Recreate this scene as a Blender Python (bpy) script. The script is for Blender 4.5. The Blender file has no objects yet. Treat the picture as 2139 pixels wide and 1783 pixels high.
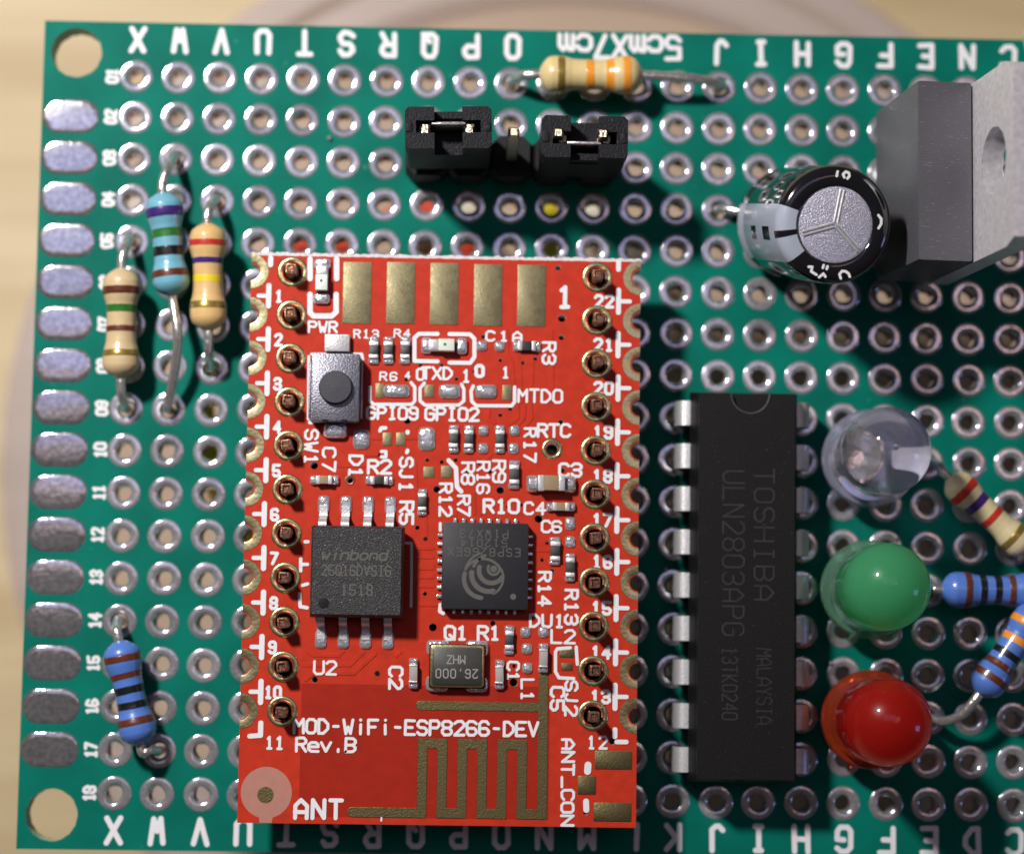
import bpy, bmesh, math, random
from mathutils import Vector, Matrix
from mathutils.geometry import delaunay_2d_cdt
# 1 unit = 1 mm. Board frame: hole X1 at the origin, +x to the right, +y up, board top at z = 0.
SC = bpy.context.scene
COL = SC.collection
random.seed(7)
R = math.radians
# ------------------------------------------------------------------ camera
cd = bpy.data.cameras.new("camera"); cam = bpy.data.objects.new("camera", cd); COL.objects.link(cam)
cd.sensor_fit = 'HORIZONTAL'; cd.sensor_width = 360.0; cd.lens = 808.0
cam.matrix_world = Matrix(((0.999663, -0.016114, -0.020336, 20.361), (0.014017, 0.994954, -0.099346, -34.811),
                           (0.021834, 0.099028, 0.994845, 137.652), (0, 0, 0, 1)))
cd.clip_start = 5; cd.clip_end = 3000
cd.dof.use_dof = True; cd.dof.focus_distance = 130.2; cd.dof.aperture_fstop = 0.22; cd.dof.aperture_blades = 0
SC.camera = cam
# ------------------------------------------------------------------ world and lamps
w = bpy.data.worlds.new("World"); SC.world = w; w.use_nodes = True
bg = w.node_tree.nodes['Background']; bg.inputs[0].default_value = (0.75, 0.66, 0.62, 1); bg.inputs[1].default_value = 0.055
def lamp(kind, name, loc, target, power, color, **kw):
    l = bpy.data.lights.new(name, kind); o = bpy.data.objects.new(name, l); COL.objects.link(o)
    l.energy = power; l.color = color
    for k, v in kw.items(): setattr(l, k, v)
    o.location = loc
    o.rotation_euler = (Vector(target)-Vector(loc)).to_track_quat('-Z', 'Y').to_euler()
    return o
# small desk lamp close by, up and to the left
lamp('POINT', 'desk_lamp', (-43, 50, 122), (20, -20, 0), 1.2e6, (1.0, 0.95, 0.90), shadow_soft_size=7.5)
# cool daylight from the room behind the board, and a low window to the right
lamp('AREA', 'room_light', (-2, 75, 420), (-2, 75, 0), 6.8e4, (0.60, 0.62, 1.0), shape='RECTANGLE', size=255, size_y=96)
lamp('AREA', 'pink_reflection_lamp', (-2, 13, 420), (-2, 13, 0), 1.1e4, (1.0, 0.76, 0.73), shape='RECTANGLE', size=255, size_y=26)  # added lamp, no known source: gives the pads a pinkish reflection
lamp('AREA', 'added_warm_lamp', (172, 48, 420), (172, 48, 0), 3.2e4, (1.0, 0.66, 0.60), shape='RECTANGLE', size=90, size_y=66)  # added too, so the right-hand pads mirror pink and shadows fill
lamp('AREA', 'window_light', (420, -110, 110), (45, -25, 0), 9.0e4, (0.42, 0.48, 1.0), shape='RECTANGLE', size=70, size_y=95)
SC.view_settings.view_transform = 'Standard'; SC.view_settings.look = 'None'
SC.view_settings.exposure = 0.0; SC.view_settings.gamma = 1.0
SC.cycles.max_bounces = 10; SC.cycles.transparent_max_bounces = 12; SC.cycles.transmission_bounces = 8
SC.cycles.caustics_reflective = False; SC.cycles.caustics_refractive = True; SC.cycles.sample_clamp_indirect = 6.0
# ------------------------------------------------------------------ materials
def lin(r, g, b):
    f = lambda c: c/12.92 if c <= 0.04045 else ((c+0.055)/1.055)**2.4
    return (f(r/255), f(g/255), f(b/255), 1)
def mat(name, col, rough=0.5, metal=0.0, bump=0.0, bscale=3.0, var=0.0, vscale=2.0, spec=0.5, coat=0.0, trans=0.0,
        ior=1.45, sss=0.0, speck=None, rvar=0.0, coat_rough=0.05, alpha=1.0, orand=None, stretch=None):
    m = bpy.data.materials.new(name); m.use_nodes = True
    nt = m.node_tree; N = nt.nodes; L = nt.links; b = N['Principled BSDF']
    I = b.inputs
    c = tuple(col) if len(col) == 4 else (*col, 1)
    I['Base Color'].default_value = c; I['Roughness'].default_value = rough; I['Metallic'].default_value = metal
    I['Specular IOR Level'].default_value = spec; I['Coat Weight'].default_value = coat; I['Coat Roughness'].default_value = coat_rough
    I['Transmission Weight'].default_value = trans; I['IOR'].default_value = ior; I['Alpha'].default_value = alpha
    if sss:
        I['Subsurface Weight'].default_value = sss; I['Subsurface Radius'].default_value = (1, 1, 1); I['Subsurface Scale'].default_value = 6.0
    geo = None
    if bump or var or speck or rvar:
        geo = N.new('ShaderNodeNewGeometry')
        def noise(scale, det=3):
            n = N.new('ShaderNodeTexNoise'); n.inputs['Scale'].default_value = scale; n.inputs['Detail'].default_value = det
            L.new(geo.outputs['Position'], n.inputs['Vector']); return n
    if bump:
        n = noise(bscale); bp = N.new('ShaderNodeBump'); bp.inputs['Strength'].default_value = bump; bp.inputs['Distance'].default_value = 0.12
        L.new(n.outputs['Fac'], bp.inputs['Height']); L.new(bp.outputs[0], I['Normal'])
    last = None
    if var:
        n = noise(vscale, 4); r = N.new('ShaderNodeMapRange'); r.inputs[1].default_value = .3; r.inputs[2].default_value = .7
        r.inputs[3].default_value = 1-var; r.inputs[4].default_value = 1+var
        L.new(n.outputs['Fac'], r.inputs[0])
        mx = N.new('ShaderNodeMix'); mx.data_type = 'RGBA'; mx.blend_type = 'MULTIPLY'; mx.inputs[0].default_value = 1
        mx.inputs[6].default_value = c; L.new(r.outputs[0], mx.inputs[7]); last = mx.outputs[2]
    if speck:
        scol, sscale, thr = speck
        n = noise(sscale, 1)
        if stretch:
            mpn = N.new('ShaderNodeMapping'); mpn.inputs['Rotation'].default_value = (0, 0, R(stretch[0])); mpn.inputs['Scale'].default_value = stretch[1]
            L.new(geo.outputs['Position'], mpn.inputs[0]); L.new(mpn.outputs[0], n.inputs['Vector'])
        r = N.new('ShaderNodeMapRange'); r.inputs[1].default_value = thr; r.inputs[2].default_value = thr+.06
        L.new(n.outputs['Fac'], r.inputs[0])
        mx = N.new('ShaderNodeMix'); mx.data_type = 'RGBA'; L.new(r.outputs[0], mx.inputs[0])
        if last: L.new(last, mx.inputs[6])
        else: mx.inputs[6].default_value = c
        mx.inputs[7].default_value = scol; last = mx.outputs[2]
    if rvar:
        n = noise(2.3, 3); r = N.new('ShaderNodeMapRange'); r.inputs[1].default_value = .3; r.inputs[2].default_value = .7
        r.inputs[3].default_value = max(.03, rough-rvar); r.inputs[4].default_value = rough+rvar
        L.new(n.outputs['Fac'], r.inputs[0]); L.new(r.outputs[0], I['Roughness'])
    if orand:      # every pad a little different
        oi = N.new('ShaderNodeObjectInfo'); r = N.new('ShaderNodeMapRange'); r.inputs[3].default_value, r.inputs[4].default_value = orand[:2]
        L.new(oi.outputs['Random'], r.inputs[0]); mx = N.new('ShaderNodeMix'); mx.data_type = 'RGBA'; mx.blend_type = 'MULTIPLY'; mx.inputs[0].default_value = 1
        L.new(last, mx.inputs[6]); L.new(r.outputs[0], mx.inputs[7]); last = mx.outputs[2]
        q = N.new('ShaderNodeMath'); q.operation = 'FRACT'; q2 = N.new('ShaderNodeMath'); q2.operation = 'MULTIPLY'; q2.inputs[1].default_value = 17.3
        L.new(oi.outputs['Random'], q2.inputs[0]); L.new(q2.outputs[0], q.inputs[0]); r2 = N.new('ShaderNodeMapRange'); r2.inputs[3].default_value, r2.inputs[4].default_value = orand[2:]
        L.new(q.outputs[0], r2.inputs[0]); L.new(r2.outputs[0], I['Roughness'])
    if last: L.new(last, I['Base Color'])
    return m
M = {}
M['green'] = mat('green_solder_mask', (0.0, 0.158, 0.118), .60, var=.20, vscale=.22, spec=.10, bump=.02, bscale=1.5, speck=((0.03, 0.24, 0.18, 1), 1.4, .74))
M['fibre'] = mat('glass_fibre_core', (0.30, 0.42, 0.30), .6, var=.15, vscale=4)
M['tin'] = mat('tinned_copper_pad', (0.66, 0.66, 0.71), .12, 0.72, bump=.09, bscale=4, var=.18, vscale=5, orand=(.72, 1.05, .08, .17))
M['tinflat'] = mat('tinned_edge_pad', (0.60, 0.59, 0.64), .11, 0.86, bump=.07, bscale=3.2, var=.28, vscale=3.5, orand=(.8, 1.05, .08, .11))
M['white'] = mat('white_print', (0.78, 0.78, 0.82), .6)
M['red'] = mat('red_solder_mask', (0.35, 0.020, 0.009), .45, var=.08, vscale=1.2, spec=.16, coat=.04, coat_rough=.12)
M['redcu'] = mat('red_mask_over_copper', (0.50, 0.034, 0.014), .45, var=.10, vscale=1.6, spec=.16, coat=.04, coat_rough=.12, bump=.03, bscale=2.5)
M['wcore'] = mat('white_fibre_edge', (0.72, 0.68, 0.70), .7, var=.15, vscale=8)
M['bare'] = mat('bare_laminate', (0.44, 0.20, 0.155), .5, var=.04)
M['gold'] = mat('gold_plating', (0.25, 0.22, 0.125), .45, .8, bump=.18, bscale=16, var=.12, vscale=9, rvar=.08)
M['ring'] = mat('gold_hole_ring', (0.62, 0.54, 0.28), .26, .95, bump=.12, bscale=5, var=.08, vscale=5)
M['pin'] = mat('copper_pin', (0.26, 0.135, 0.085), .34, .85, bump=.25, bscale=7, var=.40, vscale=7)
M['pinm'] = mat('header_pin', (0.55, 0.49, 0.38), .30, 1.0, bump=.6, bscale=9, var=.2, vscale=8)
M['solder'] = mat('solder', (0.74, 0.75, 0.78), .13, .75, bump=.45, bscale=5, var=.06, vscale=8)
M['matte_tin'] = mat('matte_tin', (0.62, 0.62, 0.64), .38, .6, bump=.2, bscale=10, var=.08, vscale=8)
M['lead'] = mat('tinned_lead_wire', (0.76, 0.75, 0.74), .24, .85, bump=.35, bscale=4, var=.1, vscale=4)
M['icblack'] = mat('black_epoxy_package', (0.018, 0.018, 0.020), .48, bump=.5, bscale=14, speck=((0.20, 0.20, 0.21, 1), 13, .655))
M['qfn'] = mat('black_moulded_package', (0.016, 0.016, 0.021), .45, bump=.16, bscale=20, speck=((0.12, 0.12, 0.13, 1), 22, .74))
M['dip'] = mat('dull_black_package', (0.0055, 0.0052, 0.0058), .55, spec=.28, bump=.16, bscale=9, speck=((0.05, 0.05, 0.05, 1), 8, .735))
M['resblk'] = mat('black_resistor_body', (0.025, 0.027, 0.030), .45)
M['blkplastic'] = mat('black_header_plastic', (0.008, 0.008, 0.009), .6, spec=.3, bump=.1, bscale=6)
M['jumper'] = mat('black_jumper_plastic', (0.008, 0.008, 0.012), .5, spec=.2, bump=.4, bscale=9, speck=((0.07, 0.07, 0.09, 1), 7, .72))
M['laser'] = mat('laser_marking', (0.105, 0.100, 0.092), .75)
M['laserdim'] = mat('faint_laser_marking', (0.027, 0.026, 0.025), .75, var=.35, vscale=1.2)
M['tan'] = mat('tan_ceramic', (0.30, 0.22, 0.13), .5)
M['greycer'] = mat('grey_ceramic', (0.33, 0.31, 0.31), .5)
M['steel'] = mat('brushed_steel', (0.22, 0.22, 0.265), .38, .9, bump=.25, bscale=12, var=.10, vscale=6)
M['lid'] = mat('crystal_lid', (0.115, 0.12, 0.105), .36, .85, bump=.08, bscale=20, var=.06, vscale=8)
M['button'] = mat('dark_plunger', (0.040, 0.040, 0.055), .5, bump=.1, bscale=10)
M['ledwhite'] = mat('white_led_resin', (0.72, 0.76, 0.70), .35)
M['leddot'] = mat('led_die_dot', (0.05, 0.12, 0.10), .5)
M['darkgold'] = mat('dark_reflection_gold', (0.22, 0.185, 0.085), .42, 1.0, bump=.2, bscale=12)  # same gold, the dark surroundings it mirrors put into the base colour
M['alu'] = mat('etched_aluminium', (0.53, 0.52, 0.64), .36, .7, bump=.6, bscale=15, var=.12, vscale=7)
M['sleeve'] = mat('black_glossy_sleeve', (0.008, 0.008, 0.011), .12, coat=.5)
M['stripe'] = mat('pale_sleeve_stripe', (0.36, 0.40, 0.50), .3, coat=.3)
M['regplastic'] = mat('scratched_epoxy', (0.085, 0.083, 0.098), .40, bump=.2, bscale=9, speck=((0.17, 0.165, 0.19, 1), 4.5, .68), stretch=(38, (.45, 3.0, 1)))
M['tab'] = mat('tinned_tab', (0.74, 0.72, 0.77), .40, .50, bump=.15, bscale=4, var=.14, vscale=3, speck=((0.85, 0.85, 0.88, 1), 4.5, .70), stretch=(20, (1, 1.2, .35)))
def glassy(name, col, rough, **kw): return mat(name, col, rough, trans=1.0, ior=1.5, **kw)
M['clear'] = mat('clear_epoxy', (0.88, 0.88, 1.0), .010, trans=.965, ior=1.5)
M['hazy'] = mat('moulded_clear_rim', (0.80, 0.80, 1.0), .10, trans=.84, ior=1.45)
M['ledred'] = mat('red_diffused_epoxy', (0.42, 0.016, 0.010), .32, trans=.35, ior=1.45, coat=1.0, coat_rough=.015, sss=.6, spec=.1)
M['ledgreen'] = mat('green_diffused_epoxy', (0.090, 0.42, 0.22), .32, trans=.35, ior=1.45, coat=1.0, coat_rough=.015, sss=.6, spec=.1)
M['baseclr_g'] = mat('green_tinted_epoxy', (0.36, 0.72, 0.52), .10, trans=.84, ior=1.45)
M['baseclr_r'] = mat('red_tinted_epoxy', (0.75, 0.10, 0.03), .10, trans=.80, ior=1.45)
M['wire_red'] = mat('red_insulation', (0.62, 0.06, 0.03), .5)
M['wire_yellow'] = mat('yellow_insulation', (0.75, 0.62, 0.03), .5)
M['wire_green'] = mat('pale_green_insulation', (0.38, 0.68, 0.38), .4)
M['wire_white'] = mat('white_insulation', (0.70, 0.66, 0.56), .5)
for n, c in dict(beige=(.62, .47, .27), tanor=(.72, .47, .20), cream=(.70, .55, .27), lblue=(.16, .42, .56), mblue=(.085, .195, .60), cream2=(.66, .56, .33)).items():
    M['rb_'+n] = mat('resistor_coat_'+n, c, .35, coat=.8, coat_rough=.08, var=.04, vscale=3, bump=.06, bscale=3)
for n, c in dict(brown=(.11, .028, .012), green=(.025, .16, .022), black=(.008, .008, .010), violet=(.050, .018, .17), red=(.50, .030, .018), yellow=(.80, .60, .02), orange=(.80, .30, .03), gold=(.34, .24, .055)).items():
    M['bd_'+n] = mat('band_'+n, c, .35, coat=.6, coat_rough=.1, metal=.55 if n == 'gold' else 0)
# thin laminate lets a little light through
def translucent(m, col, f):
    nt = m.node_tree; N = nt.nodes; L = nt.links; t = N.new('ShaderNodeBsdfTranslucent'); t.inputs[0].default_value = (*col, 1)
    mx = N.new('ShaderNodeMixShader'); mx.inputs[0].default_value = f; b = N['Principled BSDF']
    L.new(b.outputs[0], mx.inputs[1]); L.new(t.outputs[0], mx.inputs[2]); L.new(mx.outputs[0], N['Material Output'].inputs[0])
translucent(M['ledred'], (.85, .045, .025), .45); translucent(M['ledgreen'], (.28, .85, .46), .45)
translucent(M['green'], (.30, .80, .55), .05)
# pale wood with long soft grain
m = bpy.data.materials.new('pale_wood'); m.use_nodes = True; nt = m.node_tree; N = nt.nodes; L = nt.links
geo = N.new('ShaderNodeNewGeometry'); mp = N.new('ShaderNodeMapping'); mp.inputs['Scale'].default_value = (.012, .16, 1)
n1 = N.new('ShaderNodeTexNoise'); n1.inputs['Scale'].default_value = 1.0; n1.inputs['Detail'].default_value = 5; n1.inputs['Distortion'].default_value = .6
mp2 = N.new('ShaderNodeMapping'); mp2.inputs['Scale'].default_value = (.05, 1.5, 1)
n2 = N.new('ShaderNodeTexNoise'); n2.inputs['Scale'].default_value = 1.0; n2.inputs['Detail'].default_value = 6
cr = N.new('ShaderNodeValToRGB'); cr.color_ramp.elements[0].position = .32; cr.color_ramp.elements[1].position = .66
cr.color_ramp.elements[0].color = (.50, .375, .20, 1); cr.color_ramp.elements[1].color = (.66, .53, .325, 1)
ad = N.new('ShaderNodeMath'); ad.operation = 'MULTIPLY_ADD'; ad.inputs[1].default_value = .22
L.new(geo.outputs['Position'], mp.inputs[0]); L.new(mp.outputs[0], n1.inputs['Vector'])
L.new(geo.outputs['Position'], mp2.inputs[0]); L.new(mp2.outputs[0], n2.inputs['Vector'])
L.new(n2.outputs['Fac'], ad.inputs[0]); L.new(n1.outputs['Fac'], ad.inputs[2]); 
sb = N.new('ShaderNodeMath'); sb.operation = 'SUBTRACT'; sb.inputs[1].default_value = .11; L.new(ad.outputs[0], sb.inputs[0])
L.new(sb.outputs[0], cr.inputs[0]); L.new(cr.outputs[0], N['Principled BSDF'].inputs['Base Color']); N['Principled BSDF'].inputs['Roughness'].default_value = .55
M['wood'] = m
# thin milky plastic of the lid
m = bpy.data.materials.new('milky_plastic'); m.use_nodes = True; nt = m.node_tree; N = nt.nodes; L = nt.links
b = N['Principled BSDF']; b.inputs['Base Color'].default_value = (.80, .76, .79, 1); b.inputs['Roughness'].default_value = .35
tr = N.new('ShaderNodeBsdfTransparent'); tr.inputs[0].default_value = (.95, .93, .95, 1); mx = N.new('ShaderNodeMixShader'); mx.inputs[0].default_value = .22
L.new(tr.outputs[0], mx.inputs[1]); L.new(b.outputs[0], mx.inputs[2]); L.new(mx.outputs[0], N['Material Output'].inputs[0])
M['milky'] = m
m2 = m.copy(); m2.name = 'clear_milky_plastic'; m2.node_tree.nodes['Mix Shader'].inputs[0].default_value = .07; M['milky2'] = m2
# ------------------------------------------------------------------ mesh helpers
class MB:
    def __init__(s): s.v = []; s.f = []
    def add(s, v, f):
        o = len(s.v); s.v += [tuple(p) for p in v]; s.f += [tuple(i+o for i in q) for q in f]; return s
    def merge(s, o): return s.add(o.v, o.f)
    def xf(s, mtx): s.v = [tuple(mtx @ Vector(p)) for p in s.v]; return s
def rings(rs, cap0=True, cap1=True):
    """stack of equal-length vertex rings"""
    n = len(rs[0]); v = [p for r in rs for p in r]; f = []
    for k in range(len(rs)-1):
        for i in range(n):
            j = (i+1) % n; f.append((k*n+i, k*n+j, (k+1)*n+j, (k+1)*n+i))
    if cap0: f.append(tuple(range(n-1, -1, -1)))
    if cap1: f.append(tuple((len(rs)-1)*n+i for i in range(n)))
    return MB().add(v, f)
def rrect(w, d, r, n=3):
    r = max(0.001, min(r, w/2-.0005, d/2-.0005)); o = []
    for cx, cy, a0 in ((w/2-r, d/2-r, 0), (-w/2+r, d/2-r, 90), (-w/2+r, -d/2+r, 180), (w/2-r, -d/2+r, 270)):
        for k in range(n+1):
            a = R(a0+90*k/n); o.append((cx+r*math.cos(a), cy+r*math.sin(a)))
    return o
def rbox(c, w, d, z0, z1, r=.05, b=.03, taper=0.0, n=2):
    """rounded box standing on z0, softened top edge"""
    b = min(b, (z1-z0)*.45)
    P = lambda q, z: [(c[0]+x, c[1]+y, z) for x, y in q]
    return rings([P(rrect(w+taper, d+taper, r, n), z0), P(rrect(w, d, r, n), z1-b), P(rrect(w-.6*b, d-.6*b, r, n), z1-.3*b), P(rrect(w-2*b, d-2*b, max(.01, r-b*.5), n), z1)])
def blob(c, w, d, z0, h, r=None, flat=.35, n=4, k=5):
    """a solder dome over a rounded rectangle"""
    r = min(w, d)*.32 if r is None else r
    rs = [[(c[0]+x, c[1]+y, z0) for x, y in rrect(w, d, r, n)]]
    for i in range(1, k+1):
        t = i/k; s = 1-(1-flat)*(1-math.cos(t*math.pi/2)); z = z0+h*math.sin(t*math.pi/2)
        rs.append([(c[0]+x*s, c[1]+y*s, z) for x, y in rrect(w, d, r, n)])
    return rings(rs)
def lathe(prof, n=24, c=(0, 0, 0), closed=False, tubular=False):
    """prof: list of (radius, z)"""
    rs = []
    for r, z in prof:
        rs.append([(c[0]+r*math.cos(2*math.pi*i/n), c[1]+r*math.sin(2*math.pi*i/n), c[2]+z) for i in range(n)])
    if closed:
        mb = rings(rs+[rs[0]], False, False); return mb
    return rings(rs, prof[0][0] > 1e-4 and not tubular, prof[-1][0] > 1e-4 and not tubular)
def frame(p, d):
    z = Vector(d).normalized(); x = z.orthogonal().normalized(); y = z.cross(x)
    return Matrix(((x.x, y.x, z.x, p[0]), (x.y, y.y, z.y, p[1]), (x.z, y.z, z.z, p[2]), (0, 0, 0, 1)))
def spline(pts, n=6):
    P = [Vector(p) for p in pts]; P = [2*P[0]-P[1]]+P+[2*P[-1]-P[-2]]; o = []
    for i in range(1, len(P)-2):
        for k in range(n):
            t = k/n; a, b_, c_, d_ = P[i-1:i+3]
            o.append(.5*((2*b_)+(c_-a)*t+(2*a-5*b_+4*c_-d_)*t*t+(3*b_-a-3*c_+d_)*t**3))
    o.append(P[-2]); return o
def tube(pts, r, n=10):
    pts = [Vector(p) for p in pts]; rs = []; x = None
    for i, p in enumerate(pts):
        t = (pts[min(i+1, len(pts)-1)]-pts[max(i-1, 0)]).normalized()
        x = t.orthogonal().normalized() if x is None else (x-t*x.dot(t)).normalized()
        y = t.cross(x); rr = r[i] if isinstance(r, (list, tuple)) else r
        rs.append([tuple(p+(x*math.cos(2*math.pi*k/n)+y*math.sin(2*math.pi*k/n))*rr) for k in range(n)])
    return rings(rs)
def strip(pts, w, z0, z1, closed=False, rnd=True, b=.0):
    """flat ribbon of width w along a polyline, mitred, with height and optional bevel"""
    P = [Vector(p) for p in pts]; n = len(P); Lf = []; Rt = []
    def off(ww):
        a = []; c = []
        for i in range(n):
            d0 = (P[i]-P[i-1]).normalized() if i > 0 else (P[1]-P[0]).normalized()
            d1 = (P[i+1]-P[i]).normalized() if i < n-1 else d0
            nn = Vector((-(d0+d1).y, (d0+d1).x)).normalized(); k = ww/2/max(.4, nn.dot(Vector((-d0.y, d0.x))))
            a.append(P[i]+nn*k); c.append(P[i]-nn*k)
        if rnd:
            d = (P[-1]-P[-2]).normalized(); h0 = math.atan2(d.y, d.x)
            cap1 = [P[-1]+Vector((math.cos(h0+R(t)), math.sin(h0+R(t))))*ww/2 for t in (60, 30, 0, -30, -60)]
            d = (P[0]-P[1]).normalized(); h0 = math.atan2(d.y, d.x)
            cap0 = [P[0]+Vector((math.cos(h0+R(t)), math.sin(h0+R(t))))*ww/2 for t in (60, 30, 0, -30, -60)]
        else: cap0 = cap1 = []
        return a+cap1+c[::-1]+cap0
    o = off(w); o = o[::-1]
    if b:
        q = off(w-2*b)[::-1]
        return rings([[(p.x, p.y, z0) for p in o], [(p.x, p.y, z1-b*.7) for p in o], [(p.x, p.y, z1) for p in q]], False, True)
    return rings([[(p.x, p.y, z0) for p in o], [(p.x, p.y, z1) for p in o]], False, True)
def plate(outer, holes, z0, z1):
    """slab with an outline and holes, cut through; returns (faces top+bottom, walls)"""
    vs = []; loops = []
    for lp in [outer]+holes:
        loops.append(list(range(len(vs), len(vs)+len(lp)))); vs += [Vector(p) for p in lp]
    ed = [(l[i], l[(i+1) % len(l)]) for l in loops for i in range(len(l))]
    V, E, F, *_ = delaunay_2d_cdt(vs, ed, [], 1, 1e-5)
    cen = []
    for h in holes:
        cx = sum(p[0] for p in h)/len(h); cy = sum(p[1] for p in h)/len(h); cen.append((cx, cy, (h[0][0]-cx)**2+(h[0][1]-cy)**2))
    grid = {}
    for h in cen:
        for gx in range(int((h[0]-2)//2), int((h[0]+2)//2)+1):
            for gy in range(int((h[1]-2)//2), int((h[1]+2)//2)+1): grid.setdefault((gx, gy), []).append(h)
    def inside(x, y):
        c = False; k = len(outer)
        for i in range(k):
            a = outer[i]; b_ = outer[i-1]
            if (a[1] > y) != (b_[1] > y) and x < (b_[0]-a[0])*(y-a[1])/(b_[1]-a[1])+a[0]: c = not c
        return c
    keep = []
    for f in F:
        x = sum(V[i].x for i in f)/len(f); y = sum(V[i].y for i in f)/len(f)
        if any((x-h[0])**2+(y-h[1])**2 < h[2]*.97 for h in grid.get((int(x//2), int(y//2)), ())): continue
        if inside(x, y): keep.append(f)
    F = keep
    n = len(V); cap = MB().add([(p.x, p.y, z1) for p in V]+[(p.x, p.y, z0) for p in V], [tuple(f) for f in F]+[tuple(i+n for i in reversed(f)) for f in F])
    wall = MB()
    for li, lp in enumerate([outer]+holes):
        k = len(lp); q = [(p[0], p[1], z1) for p in lp]+[(p[0], p[1], z0) for p in lp]
        area = sum(lp[i][0]*lp[(i+1) % k][1]-lp[(i+1) % k][0]*lp[i][1] for i in range(k))
        ff = []
        for i in range(k):
            j = (i+1) % k; a = (i, k+i, k+j, j)
            ff.append(a if (area > 0) == (li == 0) else a[::-1])
        wall.add(q, ff)
    return cap, wall
def circ(c, r, n=16, a0=0): return [(c[0]+r*math.cos(2*math.pi*i/n+a0), c[1]+r*math.sin(2*math.pi*i/n+a0)) for i in range(n)]
WL = {}
def mesh(name, mb, mats, smooth=38, off=Vector((0, 0, 0))):
    me = bpy.data.meshes.new(name)
    if isinstance(mb, MB): mb = [mb]
    if not isinstance(mats, (list, tuple)): mats = [mats]
    v = []; f = []; mi = []
    for k, b_ in enumerate(mb):
        o = len(v); v += [tuple(Vector(p)-off) for p in b_.v]; f += [tuple(i+o for i in q) for q in b_.f]; mi += [k]*len(b_.f)
    me.from_pydata(v, [], f)
    for q in mats: me.materials.append(M[q] if isinstance(q, str) else q)
    me.polygons.foreach_set('material_index', mi)
    me.update(); bm = bmesh.new(); bm.from_mesh(me); bmesh.ops.recalc_face_normals(bm, faces=bm.faces); bm.to_mesh(me); bm.free()
    if smooth:
        me.polygons.foreach_set('use_smooth', [True]*len(me.polygons)); me.set_sharp_from_angle(angle=R(smooth))
    return me
def thing(name, label, cat, loc, group=None):
    o = bpy.data.objects.new(name, None); COL.objects.link(o); o.empty_display_size = 1
    o.location = loc; WL[o] = Vector(loc); o['label'] = label; o['category'] = cat
    if group: o['group'] = group
    return o
def part(name, mb, mats, parent, smooth=38, me=None, at=None, label=None, kind=None):
    """one mesh object under its parent; geometry is given in world coordinates, or shared mesh me placed at 'at'"""
    pl = WL.get(parent, Vector((0, 0, 0))) if parent else Vector((0, 0, 0))
    if me is None:
        q = mb if isinstance(mb, list) else [mb]
        xs = [p for b_ in q for p in b_.v]
        if at is None:
            at = Vector(((min(p[0] for p in xs)+max(p[0] for p in xs))/2, (min(p[1] for p in xs)+max(p[1] for p in xs))/2, min(p[2] for p in xs)))
        at = Vector(at); me = mesh(name, mb, mats, smooth, at)
    at = Vector(at)
    o = bpy.data.objects.new(name, me); COL.objects.link(o)
    if parent: o.parent = parent
    o.location = at-pl; WL[o] = at
    if label: o['label'] = label
    if kind: o['kind'] = kind
    return o
# ------------------------------------------------------------------ stroke lettering
GL = dict(zip("ABCDEFGHIJKLMNOPQRSTUVWXYZ0123456789-._cmievwnbod", (
 "00 04 26 44 40|02 42", "00 06 36 45 44 33 03|33 42 41 30 00", "45 36 16 05 01 10 30 41", "00 06 26 44 42 20 00", "46 06 00 40|03 33", "46 06 00|03 33",
 "45 36 16 05 01 10 30 41 43 23", "00 06|40 46|03 43", "10 30|20 26|16 36", "01 10 20 31 36", "00 06|46 02|13 40", "06 00 40", "00 06 23 46 40", "00 06 40 46",
 "10 01 05 16 36 45 41 30 10", "00 06 36 45 44 33 03", "10 01 05 16 36 45 41 30 10|22 40", "00 06 36 45 44 33 03|23 40", "45 36 16 05 04 13 33 42 41 30 10 01",
 "06 46|20 26", "06 01 10 30 41 46", "06 20 46", "06 10 23 30 46", "00 46|06 40", "06 23 46|23 20", "06 46 00 40",
 "10 01 05 16 36 45 41 30 10", "15 26 20|10 30", "05 16 36 45 44 00 40", "05 16 36 45 44 33 42 41 30 10 01|13 33", "30 36 02 42", "46 06 03 33 42 41 30 10 01",
 "45 36 16 05 01 10 30 41 42 33 03", "06 46 10", "13 04 05 16 36 45 44 33 13 02 01 10 30 41 42 33", "01 10 30 41 45 36 16 05 04 13 43",
 "13 33", "20 21", "00 40", "43 34 14 03 01 10 30 41", "00 04|03 14 23 20|23 34 43 40", "20 24|26 26", "02 42 43 34 14 03 01 10 40", "04 20 44",
 "04 10 22 30 44", "00 04|03 14 34 43 40", "06 00|03 14 34 43 41 30 10 01", "10 01 03 14 34 43 41 30 10", "46 40|43 34 14 03 01 10 30 41")))
def capsule(mb, a, b, r, z, n=5):
    a = Vector(a); b = Vector(b); h = math.atan2((b-a).y, (b-a).x) if (b-a).length > 1e-6 else 0
    q = [b+Vector((math.cos(h+R(t)), math.sin(h+R(t))))*r for t in (-90, -60, -30, 0, 30, 60, 90)]
    q += [a-Vector((math.cos(h+R(t)), math.sin(h+R(t))))*r for t in (-90, -60, -30, 0, 30, 60, 90)]
    mb.add([(p.x, p.y, z) for p in q], [tuple(range(len(q)))])
ZI = [0]
def stroke(mb, pts, r, z):
    for i in range(len(pts)-1):
        ZI[0] = (ZI[0]+1) % 9; capsule(mb, pts[i], pts[i+1], r, z+ZI[0]*.0012)
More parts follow.
